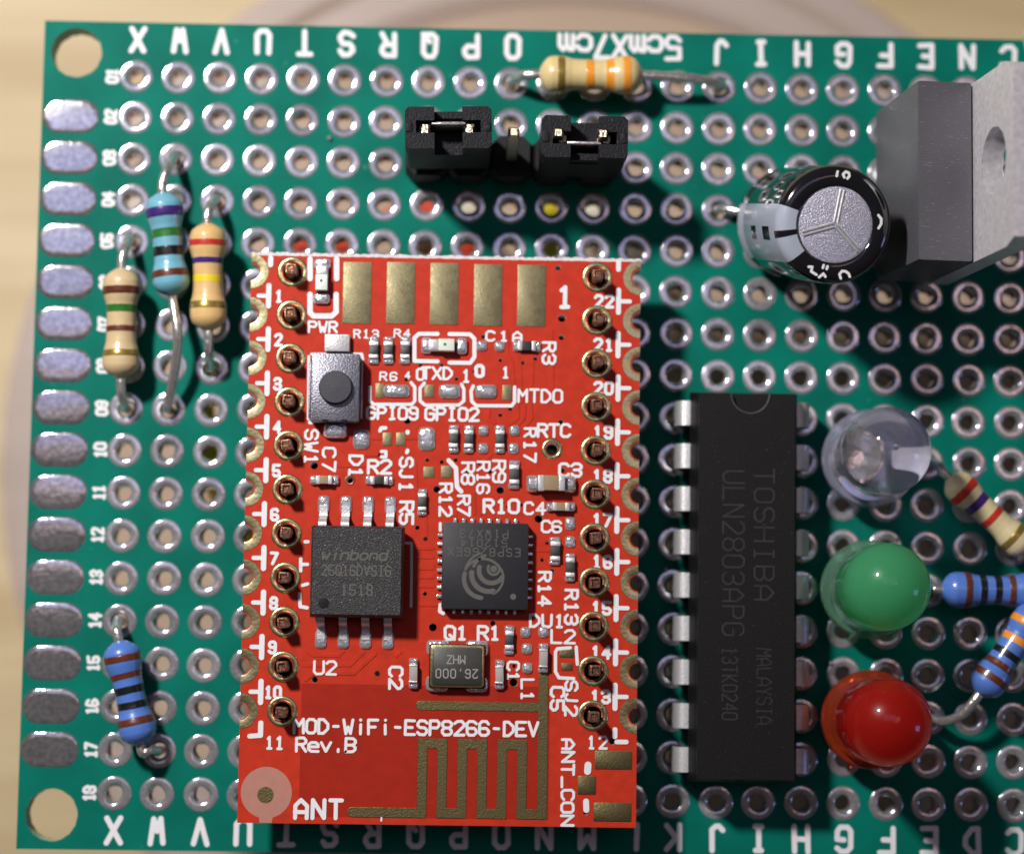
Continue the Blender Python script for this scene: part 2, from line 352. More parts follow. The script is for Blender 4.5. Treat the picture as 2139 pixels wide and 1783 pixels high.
def text(mb, s, c, h, z, rot=0, wd=.62, sw=.16, gap=.28, slant=0, wob=0):
    """text centred on c; h cap height, wd glyph width / height, sw stroke / height"""
    gw = h*wd; adv = gw+h*gap; W = adv*len(s)-h*gap
    ca, sa = math.cos(R(rot)), math.sin(R(rot))
    for i, ch in enumerate(s):
        if ch == ' ': continue
        for pl in GL[ch].split('|'):
            pts = []
            for q in pl.split():
                x = int(q[0])/4*gw+i*adv-W/2; y = int(q[1])/6*h-h/2; x += slant*y
                pts.append((c[0]+x*ca-y*sa+random.uniform(-wob, wob), c[1]+x*sa+y*ca+random.uniform(-wob, wob)))
            if len(pts) == 1: pts *= 2
            stroke(mb, pts, h*sw/2, z)
def poly(mb, pts, w_, z):
    stroke(mb, pts, w_/2, z)
# ================================================================== SETTING
PT = 2.54
ZT = -35.0
mb = MB().add([(-260, -260, ZT), (320, -260, ZT), (320, 240, ZT), (-260, 240, ZT), (-260, -260, ZT-20), (320, -260, ZT-20), (320, 240, ZT-20), (-260, 240, ZT-20)],
              [(0, 1, 2, 3), (7, 6, 5, 4), (0, 4, 5, 1), (1, 5, 6, 2), (2, 6, 7, 3), (3, 7, 4, 0)])
o = part('tabletop', mb, 'wood', None, 0); o['kind'] = 'structure'; o['label'] = 'pale wooden tabletop with soft grain'
# round lid the board lies on
LC = (28.022,-20.261,-33.00)
lid = thing('plastic_lid', 'round milky plastic lid lying on the wood under the green board', 'lid', (LC[0], LC[1], ZT))
part('lid_disc', lathe([(0.0, ZT+.5), (35.6, ZT+.5), (36.0, ZT+.6), (36.0, ZT+.9), (0.0, ZT+.9)], 96, (LC[0], LC[1], 0)), 'milky2', lid)
part('lid_rim', lathe([(35.95, ZT+.4), (35.6, ZT+1.2), (36.3, ZT+1.9), (37.2, ZT+1.6), (38.6, ZT+1.6), (39.4, ZT+2.6), (41.2, ZT+2.7), (42.1, ZT+1.9), (42.3, ZT+.02), (41.5, ZT+.02), (41.1, ZT+1.5), (39.8, ZT+1.7), (39.0, ZT+.8), (36.6, ZT+.8), (36.2, ZT+.4)], 96, (LC[0], LC[1], 0), closed=True), 'milky', lid)
# ================================================================== PERFBOARD
perf = thing('perfboard', 'green perforated prototyping board with lettered columns and rows of tinned holes', 'circuit board', (26, -21, -1.6))
NC, NR = 24, 18
holes = [circ((c*PT, -r*PT), .56, 14) for c in range(NC) for r in range(NR)]
holes += [circ((-3.68, 1.42), 1.54, 32), circ((-3.66, -44.46), 1.54, 32), circ((62.4, 1.42), 1.54, 32), circ((62.4, -44.46), 1.54, 32)]
cap, wall = plate([(-5.66, 3.36), (-5.66, -46.46), (64.36, -46.46), (64.36, 3.36)], holes, -1.6, 0)
part('substrate', [cap, wall], ['green', 'fibre'], perf, 30)
def padmesh(k):
    rr = random.Random(k); n = 20; rs = []
    ph = rr.uniform(0, 6.28); amp = rr.uniform(.01, .04)
    for r_, z in ((1.02, -.002), (1.0, .03), (.95, .045), (.84, .055), (.70, .055), (.60, .035), (.52, -.02), (.465, -.13), (.445, -.35), (.44, -.8), (.44, -1.3), (.47, -1.55), (.6, -1.66), (.98, -1.62)):
        ring = []
        for i in range(n):
            a = 2*math.pi*i/n; e = 1 if .5 < r_ < .95 and z > -.2 else 0
            q = r_+e*amp*math.sin(2*a+ph)*1.2+(amp*math.sin(3*a+2*ph) if r_ < .5 else 0); zz = z+e*rr.uniform(-.008, .011)
            ring.append((q*math.cos(a), q*math.sin(a), zz))
        rs.append(ring)
    return mesh('pad', rings(rs, False, False), 'tin', 80)
pm = [padmesh(k) for k in range(12)]
far = MB()
for c in range(NC):
    for r in range(NR):
        if 5 <= c <= 10 and 6 <= r <= 16: continue          # covered by the red module
        if c in (4, 11) and 5 <= r <= 15: continue
        if c in (14, 15) and 8 <= r <= 16: continue          # covered by the black chip
        me = pm[(c*7+r*5+c*r) % 12]
        if c >= 22:
            far.add([(v.co.x+c*PT, v.co.y-r*PT, v.co.z) for v in me.vertices], [tuple(p.vertices) for p in me.polygons]); continue
        part('pad', None, None, perf, me=me, at=(c*PT+random.uniform(-.03, .03), -r*PT+random.uniform(-.03, .03), 0)).rotation_euler.z = random.uniform(0, 6.28)
part('outer_pads', far, 'tin', perf, 80, kind='stuff')
def oval(k):
    rr = random.Random(k+50); q = rrect(3.42, 2.08, 1.0, 6); rs = []
    for s, z in ((0, 0), (.03, .03), (.12, .05), (.32, .06)):
        rs.append([(x*(1-s*.62), y*(1-s), z+(rr.uniform(-.006, .006) if s > .2 else 0)) for x, y in q])
    return mesh('edge_pad', rings(rs, False, True), 'tinflat', 80)
om = [oval(k) for k in range(3)]
for r in range(1, 17): part('edge_pad', None, None, perf, me=om[r % 3], at=(-3.9, -r*PT, 0.002))
for px, py in ((11.824,-3.632), (46.413,-27.526), (49.913,-32.638), (52.516,-27.347), (2.659,-20.424), (42.429,-34.941), (32.501,-29.515)):
    part('solder_bead', lathe([(.13, 0), (.17, .08), (.13, .20), (.05, .26), (0, .27)], 10, (px, py, 0)), 'solder', perf, 80)
zl = .012
def pt(s_, *a, **k): q = MB(); text(q, s_, *a, **k); part('number' if s_.isdigit() else 'letter' if len(s_) == 1 else 'lettering', q, 'white', perf, 0)
for i, ch in enumerate("XWVUTSRQPO"): pt(ch, (i*PT+.03, 2.28), 1.36, zl, 180, .56, .235, wob=.03)
pt("5cmX7cm", (29.45, 2.42), 1.36, zl, 180, .60, .21, .20, wob=.02)
for i, ch in zip(range(14, 24), "JIHGFENCBA"): pt(ch, (i*PT+.03, 2.20), 1.36, zl, 180, .56, .235, wob=.03)
for i, ch in enumerate("XWVUTSRQPONMLKJIHGFEDCBA"): pt(ch, (i*PT+.03, -45.32), 1.42, zl, 180, .56, .225, wob=.03)
for r in range(18): pt("%02d" % (r+1), (-1.47, -r*PT), .62, zl, 90, .52, .32, .2, wob=.03)
# ================================================================== RED RADIO MODULE
ZM = 5.0
X0, X1, Y0, Y1 = 7.75, 30.47, -44.42, -11.63
mod = thing('wifi_module', 'red radio module board with gold edge contacts, two rows of pins and a printed antenna', 'circuit module', ((X0+X1)/2, (Y0+Y1)/2, 0))
PY = [-12.7-PT*i for i in range(11)]
LX, RX = 4*PT, 11*PT
out = [(X0, Y1)]
for y in PY: out += [(X0+.48*math.sin(R(t)), y+.48*math.cos(R(t))) for t in range(0, 181, 20)]
out += [(X0, Y0), (X1, Y0)]
for y in PY[::-1]: out += [(X1-.48*math.sin(R(t)), y-.48*math.cos(R(t))) for t in range(0, 181, 20)]
out += [(X1, Y1)]
VIAS = [((25.628,-12.187),30), ((25.893,-15.147),42), ((25.878,-16.277),30), ((21.315,-16.297),22), ((22.339,-17.667),20), ((23.631,-17.790),22), ((24.373,-17.546),22), ((18.937,-18.013),20),
 ((20.832,-18.356),20), ((19.808,-18.806),20), ((21.235,-20.366),20), ((22.952,-20.510),22), ((17.699,-18.034),22), ((16.885,-18.884),22), ((17.727,-19.607),20),
 ((16.997,-21.254),42), ((11.659,-23.974),42), ((18.197,-23.556),20), ((16.751,-23.951),20), ((15.372,-23.315),22), ((17.686,-27.472),24), ((18.164,-28.119),24), ((18.767,-25.233),38),
 ((25.908,-21.224),28), ((22.386,-20.879),22), ((19.033,-23.657),22), ((19.829,-23.530),22), ((20.484,-24.206),20), ((21.200,-23.709),20), ((21.824,-24.185),20), ((22.604,-24.087),20), ((26.056,-24.033),24),
 ((22.449,-25.233),42), ((24.693,-26.853),44), ((22.890,-26.208),20), ((23.658,-26.070),20), ((25.795,-27.491),20), ((25.195,-28.268),20), ((24.923,-29.239),20), ((25.500,-29.883),26),
 ((18.192,-31.280),22), ((18.678,-33.193),42), ((11.964,-36.268),32), ((15.536,-35.882),30), ((22.136,-32.918),28), ((23.373,-36.279),44), ((23.388,-35.352),20), ((27.582,-43.610),24), ((29.080,-39.547),36)]
RTC = (25.413,-22.811); CU = (13.752,-24.798)
hl = [circ((x, y), .55, 16) for x in (LX, RX) for y in PY]+[circ(RTC, .36, 16), circ(CU, .18, 10)]
hl += [circ(c, r*.0057, 8) for c, r in VIAS]
cap, wall = plate(out, hl, ZM-1.6, ZM)
part('board', [cap, wall], ['redcu', 'wcore'], mod, 30)
def sheet(pts, z): return MB().add([(p[0], p[1], z) for p in pts], [tuple(range(len(pts)))])
# mask lies straight on the laminate round the antenna
AX0, AY0 = (11.237,-36.503); AX1, AY1 = (25.460,-44.025)
part('antenna_clearance', sheet([(AX0, AY0), (AX0, AY1), (AX1, AY1), (AX1, AY0)], ZM+.004), 'red', mod, 0)
BD = (9.363,-42.701); BR = 1.455
dd = [(BD[0]+BR*math.cos(R(a)), BD[1]+BR*math.sin(R(a))) for a in range(-75, 256, 10)]
part('bare_spot', sheet(dd+[(BD[0]-.36, Y0+.02), (BD[0]+.36, Y0+.02)], ZM+.006), 'bare', mod, 0)
GD = (9.322,-42.840)
part('gold_dot', lathe([(.47, ZM), (.45, ZM+.03), (0, ZM+.03)], 20, (GD[0], GD[1], 0)), 'darkgold', mod)
# routed top edge with a ragged white burr
mb = MB(); n = 150; top = []; bot = []
for i in range(n+1):
    x = X0-.02+(X1-X0+.06)*i/n; top.append((x, Y1+.05+random.uniform(-.05, .06))); bot.append((x, Y1-.13+random.uniform(-.02, .02)))
q = bot+top[::-1]
mb = MB()
for i in range(n):
    a, b_, c_, d_ = bot[i], bot[i+1], top[i+1], top[i]
    mb.add([(a[0], a[1], ZM+.012), (b_[0], b_[1], ZM+.012), (c_[0], c_[1], ZM+.03), (d_[0], d_[1], ZM+.03), (c_[0], c_[1], ZM-.5), (d_[0], d_[1], ZM-.5)], [(0, 1, 2, 3), (3, 2, 4, 5)])
part('edge_burr', mb, 'wcore', mod, 0)
# pins with their gold rings
rm = mesh('pin_ring', lathe([(.90, 0), (.88, .05), (.80, .08), (.68, .075), (.60, .045), (.56, -.02), (.55, -.2), (.545, -1.55)], 24, tubular=True), 'ring', 80)
pmesh = []
for k in range(4):
    rr = random.Random(k); h = .30
    rs = [[(x*s, y*s, z) for x, y in rrect(.60, .60, .05, 1)] for s, z in ((1, 0), (1, 8.85), (.94, 8.98), (.66, 8.99), (.50, 8.88+rr.uniform(-.05, .03)))]
    pmesh.append(mesh('pin', rings(rs), 'pin', 40))
for side, x in ((0, LX), (1, RX)):
    for i, y in enumerate(PY):
        part('pin_ring', None, None, mod, me=rm, at=(x, y, ZM))
        p = part('pin', None, None, mod, me=pmesh[(i+side*2) % 4], at=(x+random.uniform(-.05, .05), y+random.uniform(-.06, .04), -2.5)); p.rotation_euler.z = R(random.uniform(-6, 6))
for x in (LX, RX): part('pin_strip', rbox((x, -25.4), 2.5, 27.9, .05, 2.54, .25, .25), 'blkplastic', mod)
# castellated edge contacts
def half(prof, n=14):
    rs = []
    for k in range(n+1):
        a = R(-90+180*k/n); rs.append([(r*math.cos(a), r*math.sin(a), z) for r, z in prof])
    m_ = len(prof); v = [p for q in rs for p in q]
    return MB().add(v, [(k*m_+i, k*m_+i+1, (k+1)*m_+i+1, (k+1)*m_+i) for k in range(n) for i in range(m_-1)])
hp = half([(1.04, 0), (1.01, .04), (.62, .048), (.54, .03), (.485, -.06), (.474, -1.58)])
hm = mesh('edge_contact', hp, 'gold', 40); hm.materials[0] = M['ring']
for y in PY:
    part('edge_contact', None, None, mod, me=hm, at=(X0, y, ZM))
    o = part('edge_contact', None, None, mod, me=hm, at=(X1, y, ZM)); o.rotation_euler.z = math.pi
part('test_hole_ring', lathe([(.62, ZM), (.60, ZM+.045), (.46, ZM+.06), (.37, ZM), (.35, ZM-1.5)], 24, (RTC[0], RTC[1], 0), tubular=True), 'ring', mod, 80)
part('via_ring', lathe([(.31, ZM), (.30, ZM+.02), (.20, ZM+.02), (.17, ZM-.1)], 14, (CU[0], CU[1], 0), tubular=True), 'pin', mod, 80)
# gold pads
def pad(c, w_, d_, m_='gold', name='gold_pad'): return part(name, rbox(c, w_, d_, ZM, ZM+.04, .03, .018), m_, mod, 25)
for c in ((13.936,-13.875), (16.481,-13.831), (19.018,-13.833), (21.566,-13.870), (24.106,-13.860)): pad(c, 1.649, 3.638, name='gold_finger')
pad((15.384,-19.571), 0.540, 0.853); pad((18.240,-19.552), 0.568, 0.739); pad((22.750,-19.564), 0.540, 0.881)
pad((15.856,-22.391), 0.540, 0.767); pad((16.636,-22.379), 0.540, 0.767); pad((18.295,-24.270), 0.637, 0.637); pad((19.316,-24.225), 0.637, 0.711)
pad((26.407,-34.577), 0.853, 0.483, 'darkgold'); pad((26.416,-35.349), 0.654, 0.426, 'darkgold')
pad((29.141,-40.608), 2.132, 1.052, 'darkgold'); pad((27.633,-42.050), 1.035, 1.052, 'darkgold'); pad((29.113,-43.551), 2.160, 1.052, 'darkgold')
# printed antenna
yb = (21.847,-43.737)[1]; yt = (21.787,-39.811)[1]
bx = [(18.210,-41.809)[0], (19.342,-41.795)[0], (20.484,-41.780)[0], (21.626,-41.765)[0], (22.762,-41.751)[0], (23.911,-41.736)[0], (25.082,-41.721)[0]]
p0 = (14.262,-43.749)
path = [(p0[0], yb), (bx[0], yb), (bx[0], yt), (bx[1], yt), (bx[1], yb), (bx[2], yb), (bx[2], yt), (bx[3], yt), (bx[3], yb), (bx[4], yb), (bx[4], yt), (bx[5], yt), (bx[5], yb), (bx[6], yb), (bx[6], (25.065,-35.958)[1])]
tip = (18.051,-37.671); ybar = (21.755,-37.660)[1]
part('antenna_trace', strip(path, 0.557, ZM, ZM+.045, rnd=True, b=.02), 'darkgold', mod, 25)
part('antenna_trace', strip([(tip[0], ybar), (bx[6]-0.279, ybar)], 0.523, ZM, ZM+.043, rnd=True, b=.02), 'darkgold', mod, 25)
# raised copper tracks under the mask
mb = MB()
for pts, w_ in (([(11.475,-34.590), (11.820,-34.867), (13.287,-34.874), (13.563,-34.617)], 45), ([(11.325,-35.435), (13.975,-35.398), (14.693,-34.658)], 45), ([(11.457,-36.275), (11.900,-35.905), (14.210,-35.873), (15.373,-34.761)], 45),
    ([(16.617,-34.856), (16.838,-34.627)], 40), ([(17.091,-33.046), (17.492,-33.266), (18.679,-33.249)], 0),
    ([(22.687,-15.955), (22.708,-17.401), (22.999,-17.743), (23.203,-20.046)], 42), ([(23.281,-17.391), (23.459,-17.793), (23.605,-20.097)], 42), ([(24.204,-17.780), (24.121,-20.146)], 42), ([(25.271,-15.911), (25.378,-20.010)], 48), ([(24.319,-17.778), (24.349,-20.142)], 0),
    ([(23.378,-20.288), (23.389,-21.035), (22.936,-21.388)], 42), ([(23.779,-20.281), (23.732,-21.030), (23.394,-21.438)], 42), ([(24.122,-20.276), (24.189,-21.022), (23.796,-21.546)], 42), ([(21.724,-20.603), (21.676,-21.178), (22.078,-21.344)], 36),
    ([(20.882,-25.200), (20.961,-26.625)], 42), ([(21.316,-25.650), (21.331,-26.619)], 42), ([(19.859,-25.330), (19.881,-26.699)], 36), ([(21.877,-23.183), (21.484,-23.590)], 40),
    ([(24.177,-28.682), (25.030,-28.669), (25.371,-28.664)], 42), ([(24.676,-27.707), (24.226,-28.112)], 0), ([(24.701,-25.255), (24.739,-23.767)], 0),
    ([(15.011,-22.319), (15.580,-22.310)], 42), ([(16.948,-22.288), (17.575,-22.278)], 42), ([(13.084,-22.808), (13.607,-23.315), (15.258,-23.288)], 42), ([(12.881,-23.955), (14.929,-23.923), (15.266,-23.689)], 42),
    ([(17.488,-23.768), (17.572,-25.252)], 42), ([(17.062,-25.374), (17.130,-25.943)], 0), ([(18.170,-26.896), (18.189,-27.919)], 42), ([(17.748,-28.665), (18.599,-28.652)], 40), ([(17.870,-29.174), (18.608,-29.163)], 40), ([(17.880,-29.684), (18.617,-29.673)], 40), ([(17.882,-29.812), (18.619,-29.801)], 40), ([(17.891,-30.322), (18.628,-30.311)], 40), ([(17.900,-30.831), (18.637,-30.820)], 40), ([(17.920,-31.905), (18.939,-31.891)], 40),
    ([(7.768,-24.036), (8.770,-23.220)], 0), ([(25.524,-36.455), (25.616,-43.940)], 0)):
    if w_: mb.merge(strip(pts, w_*.0056, ZM+.001+random.random()*.0008, ZM+.032+random.random()*.004, rnd=True, b=.02))
part('copper_track', mb, 'redcu', mod, 25, kind='stuff')
# ---------------------------------------------------------------- white print on the module
zs = ZM+.040; HS = 0.750; SW = .235
def spread(s, c, h, rot, wd, gap):     # centre of every character of a line
    adv = h*wd+h*gap; W = adv*len(s)-h*gap
    return [(ch, (c[0]+(i*adv+h*wd/2-W/2)*math.cos(R(rot)), c[1]+(i*adv+h*wd/2-W/2)*math.sin(R(rot)))) for i, ch in enumerate(s)]
def t_(s, c, h=None, rot=0, **k):
    if len(s) > 10:
        for ch, p in spread(s, c, h, rot, k['wd'], k['gap']): t_(ch, p, h, rot, **k)
        return
    mb = MB(); text(mb, s, c, (h or HS), zs, rot, k.pop('wd', .64), k.pop('sw', SW), k.pop('gap', .27), wob=.012, **k); part('lettering', mb, 'white', mod, 0)
def l_(pts, w_=50, pts2=None, w2=44):
    mb = MB(); poly(mb, pts, w_*.00568, zs)
    if pts2: poly(mb, pts2, w2*.00568, zs)
    part('cross_mark' if pts2 else 'outline', mb, 'white', mod, 0)
for c, nx in zip(((8.804,-14.139), (8.837,-16.683), (8.844,-19.259), (8.877,-21.788), (8.899,-24.304), (8.860,-26.839), (8.894,-29.365), (8.929,-31.923), (8.907,-34.458), (8.914,-37.011)), range(1, 11)):
    l_([(c[0], c[1]+.60), (c[0], c[1]-.60)], 54, [(c[0]-.58, c[1]), (c[0], c[1])], 44)
    t_(str(nx), (c[0]+.60+(.1 if nx > 9 else 0), c[1]-.02), .62, wd=.55, sw=.30, gap=.3)
c = (8.868,-12.089); l_([(c[0], c[1]+.18), (c[0], c[1]-.22)], 54)
c = (8.958,-39.478); l_([(c[0], c[1]+.70), (c[0], c[1])], 52, [(c[0], c[1]), (c[0]-.62, c[1]-.05)], 48)
t_("11", (9.771,-39.886), .66, wd=.6)
for c, nx in zip(((29.190,-14.103), (29.186,-16.655), (29.210,-19.198), (29.205,-21.774), (29.201,-24.327), (29.214,-26.869), (29.237,-29.288), (29.216,-31.940), (29.212,-34.482), (29.208,-37.014)), range(22, 12, -1)):
    l_([(c[0], c[1]+.66), (c[0], c[1]-.66)], 52, [(c[0], c[1]), (c[0]+.66, c[1])], 44)
    t_(str(nx), (c[0]-.84, c[1]-.02), .66, wd=.6, sw=.29, gap=.35)
c = (29.171,-12.008); l_([(c[0], c[1]+.2), (c[0], c[1]-.22)], 50)
c = (29.220,-39.377); l_([(c[0], c[1]+.5), (c[0], c[1]+.1)], 50); l_([(c[0]+.1, c[1]-.2), (c[0]+.66, c[1]-.2)], 46)
t_("12", (28.216,-39.625), .66, wd=.6, sw=.22, gap=.4)
l_([(11.158,-11.920), (11.184,-13.082)], 56); l_([(12.706,-11.893), (12.731,-13.055)], 56)
l_([(11.205,-14.010), (11.230,-15.081), (11.434,-15.280), (12.493,-15.262), (12.745,-15.026), (12.723,-13.983)], 56)
t_("PWR", (11.992,-15.907), 0.597, wd=.72, sw=.24)
t_("R13", (14.518,-16.280), 0.443, wd=.75, gap=.45, sw=.24); t_("R4", (16.606,-16.204), 0.426, wd=.8, gap=.5, sw=.24)
l_([(18.668,-16.198), (17.580,-16.216), (17.327,-16.452), (17.351,-17.809), (18.696,-17.815)], 42)
l_([(19.364,-16.197), (20.540,-16.195), (20.813,-16.450), (20.830,-17.520), (20.595,-17.870), (19.392,-17.873)], 42)
t_("R6", (15.853,-18.739), 0.455, wd=.8, sw=.24, gap=.5); t_("4", (16.966,-18.652), 0.398)
t_("0", (17.708,-18.582), 0.625); t_("TXD", (18.659,-18.508), 0.654, wd=.7); t_("1", (20.378,-18.641), 0.654); t_("0", (21.146,-18.340), 0.625, sw=.34); t_("1", (22.665,-18.395), 0.597)
l_([(17.174,-19.080), (17.396,-19.336), (17.411,-20.141), (17.255,-20.345), (15.029,-20.381), (14.808,-20.184), (14.792,-19.379)], 34)
l_([(17.946,-19.096), (17.706,-19.388), (17.719,-20.136), (17.998,-20.373), (19.977,-20.341), (20.258,-20.094), (20.247,-19.404), (20.100,-19.118)], 34)
l_([(20.788,-19.222), (20.667,-19.512), (20.716,-20.116), (20.977,-20.359), (23.036,-20.336), (23.204,-20.103), (23.192,-19.240)], 36)
t_("MTDO", (24.688,-19.734), 0.711, wd=.68, sw=.21)
t_("1", (26.063,-13.913), 1.165, wd=.66, sw=.22)
t_("C1A", (22.520,-16.277), 0.540, wd=.85, gap=.6, sw=.26)
t_("R3", (25.172,-17.215), 0.711, -90, wd=.72, gap=.3, sw=.22)
t_("SW1", (11.482,-22.919), 0.711, -90, wd=.72, gap=.28, sw=.21); l_([(11.214,-17.653), (11.258,-20.587), (11.274,-21.290)], 30); l_([(11.370,-17.506), (14.284,-17.457), (14.348,-17.773)], 30); l_([(11.375,-21.489), (11.574,-21.486)], 42)
t_("C7", (12.521,-23.629), 0.711, -90, wd=.72, gap=.42, sw=.21); t_("D1", (14.077,-23.993), 0.728, -90, wd=.70, gap=.25, sw=.22)
t_("R2", (15.443,-24.000), 0.739, wd=.76, gap=.24); t_("SJ1", (16.988,-24.433), 0.711, -90, wd=.72, gap=.28)
t_("GPIO9", (16.123,-20.878), 0.682, wd=.66, gap=.24); t_("GPIO2", (19.585,-20.879), 0.711, wd=.68, gap=.22)
l_([(15.430,-21.911), (15.512,-21.749), (15.740,-21.745)], 40); l_([(17.027,-21.942), (17.028,-22.000)], 44); l_([(17.047,-23.031), (17.010,-23.146)], 40); l_([(15.539,-23.112), (15.795,-23.108), (15.801,-23.423), (15.545,-23.427)], 34)
t_("R5", (17.057,-26.639), 0.728, -90, wd=.76, gap=.22)
t_("U2", (12.558,-35.587), 0.728, wd=.74, gap=.22, sw=.20)
l_([(11.249,-28.394), (11.419,-28.391)], 34); l_([(11.017,-29.390), (11.032,-30.069)], 34); l_([(11.080,-29.700), (11.420,-29.695)], 34); l_([(11.165,-30.902), (11.445,-30.813)], 34); l_([(11.006,-31.385), (11.051,-32.118), (11.448,-32.180)], 36)
l_([(16.920,-28.393), (17.374,-28.386), (17.406,-30.144), (17.412,-32.026)], 26)
t_("R17", (24.136,-22.602), 0.654, -90, wd=.70, gap=.42); t_("RTC", (25.514,-21.736), 0.711, wd=.72, gap=.22)
t_("C3", (26.484,-24.015), 0.711, wd=.76, gap=.26); t_("C4", (24.458,-26.275), 0.654, wd=.74, gap=.30); t_("R10", (22.520,-26.173), 0.739, wd=.74, gap=.24, sw=.24)
t_("C6", (25.440,-27.308), 0.625, wd=.78, gap=.18); t_("R8", (20.571,-24.302), 0.694, -90, wd=.78, gap=.22, sw=.22); t_("R16", (21.453,-24.534), 0.671, -90, wd=.72, gap=.26, sw=.22); t_("R9", (22.359,-24.160), 0.694, -90, wd=.78, gap=.20, sw=.22)
t_("R12", (19.298,-25.853), 0.671, -90, wd=.74, gap=.26); t_("R7", (20.356,-26.178), 0.671, -90, wd=.74, gap=.24)
l_([(19.430,-23.565), (19.865,-24.016), (19.940,-25.101), (20.189,-25.354)], 46)
l_([(19.009,-27.224), (19.015,-27.623)], 30); l_([(19.088,-31.888), (19.067,-32.284), (19.267,-32.394)], 36)
t_("R14", (25.086,-30.896), 0.671, -90, wd=.74, gap=.30); t_("R13", (26.649,-31.920), 0.694, -90, wd=.74, gap=.30); t_("DU1", (25.251,-32.732), 0.682, wd=.74, gap=.30)
t_("L2", (26.181,-33.622), 0.728, wd=.76, gap=.30, sw=.205); t_("Q1", (20.021,-33.501), 0.739, wd=.74, gap=.2); t_("R1", (21.917,-33.474), 0.739, wd=.74, gap=.2)
t_("C2", (16.612,-36.103), 0.711, -90, wd=.74, gap=.24); t_("C1", (23.335,-35.634), 0.625, -90, wd=.74, gap=.2); t_("L1", (24.170,-36.690), 0.671, -90, wd=.74, gap=.3, sw=.21)
t_("C5", (25.900,-37.171), 0.728, -90, wd=.74, gap=.3); t_("SJ2", (26.692,-37.144), 0.671, -90, wd=.74, gap=.32)
l_([(26.602,-34.253), (25.866,-34.320), (25.755,-34.502), (25.768,-35.628), (25.971,-35.974), (26.820,-36.007)], 34); l_([(26.941,-34.204), (27.020,-35.188)], 34)
t_("MOD-WiFi-ESP8266-DEV", (17.832,-38.920), 0.784, wd=.665, gap=.235, sw=.215); t_("Rev.B", (12.694,-39.959), 0.750, wd=.72, gap=.22, sw=.22)
t_("ANT", (12.353,-43.596), 1.012, wd=.66, gap=.32, sw=.23); t_("ANT_CON", (26.549,-41.897), 0.671, -90, wd=.80, gap=.27, sw=.235)
l_([(27.694,-40.906), (27.669,-41.269)], 70); l_([(27.603,-42.970), (27.625,-43.442)], 60); l_([(15.950,-44.033), (15.942,-44.200)], 18)
# ---------------------------------------------------------------- small parts soldered to the module
def chip(name, c, L_, W_0, vert, lm, lc, h, body, tmat='matte_tin', mid=None):
    """two-terminal chip: body lm long, metal ends lc, solder fillets out to L_"""
    def rot(mb_): return mb_.xf(Matrix.Translation((c[0], c[1], 0)) @ Matrix.Rotation(R(90 if vert else 0)+R(random.uniform(-2, 2)), 4, 'Z'))
    b_ = part(name, rot(rbox((0, 0), lm+.02, W_0*.86, ZM+.03, ZM+h, .02, .02)), body, mod)
    for s in (-1, 1):
        e = lm/2+lc; q = rbox((s*(lm/2+lc/2), 0), lc, W_0*.90, ZM+.03, ZM+h+.015, .03, .03)
        f = L_/2-e
        fl = blob((s*(e+f/2-.03), 0), f+.06, W_0*1.05, ZM, h*.62, flat=.45)
        part('terminal', rot(q), tmat, b_); part('solder_fillet', rot(fl), 'solder', b_, 60)
def dome(c, w_, d_, h=.16, name='solder_dome', m_='solder'): part(name, blob(c, w_, d_, ZM, h), m_, mod, 60)
for c in ((14.978,-17.243), (15.824,-17.229), (16.797,-17.212)): chip('chip_resistor', c, 1.649, 0.597, True, .52, .22, .34, 'resblk')
chip('chip_resistor', (23.876,-16.850), 1.649, 0.637, False, .55, .24, .34, 'resblk')
chip('chip_resistor', (15.458,-24.800), 1.649, 0.523, False, .55, .24, .34, 'resblk')
chip('chip_resistor', (17.945,-26.028), 1.592, 0.540, True, .54, .22, .34, 'resblk')
for c in ((19.695,-22.329), (20.580,-22.332), (22.378,-22.304)): chip('chip_resistor', c, 1.660, 0.580, True, .54, .24, .34, 'resblk')
chip('chip_resistor', (23.235,-24.352), 1.705, 0.625, True, .58, .26, .36, 'resblk')
chip('chip_resistor', (25.656,-28.728), 1.649, 0.637, True, .58, .26, .36, 'resblk'); chip('chip_resistor', (26.543,-29.665), 1.649, 0.580, True, .58, .26, .36, 'resblk')
chip('chip_resistor', (23.084,-33.875), 1.705, 0.568, True, .54, .26, .36, 'resblk')
chip('chip_capacitor', (12.286,-24.832), 1.705, 0.540, False, .46, .24, .5, 'tan'); chip('chip_capacitor', (25.967,-26.177), 1.705, 0.523, False, .46, .26, .5, 'tan')
chip('chip_capacitor', (25.381,-24.833), 2.899, 0.995, False, .84, .36, .85, 'tan')
chip('chip_capacitor', (17.624,-35.853), 1.791, 0.540, True, .80, .12, .5, 'greycer'); chip('chip_capacitor', (22.547,-35.853), 1.734, 0.540, True, .78, .12, .5, 'greycer')
chip('chip_inductor', (25.051,-34.878), 1.734, 0.568, True, .80, .12, .5, 'greycer')
for c in ((21.255,-16.859), (22.288,-16.876), (21.428,-21.814), (21.415,-22.846), (23.228,-21.785), (23.185,-22.818), (24.013,-33.410), (25.044,-33.384), (24.110,-34.356), (24.153,-35.453)): dome(c, 0.614, 0.637, .17)
dome((26.520,-27.121), 0.597, 0.767); dome((26.532,-28.180), 0.597, 0.682); dome((14.357,-22.415), 0.995, 1.222, .2); dome((18.147,-22.354), 1.023, 1.393, .2)
dome((16.355,-19.583), 1.535, 0.767, .24, 'solder_bridge'); dome((19.421,-19.561), 1.279, 0.853, .24, 'solder_bridge'); dome((21.548,-19.526), 1.279, 0.824, .24, 'solder_bridge')
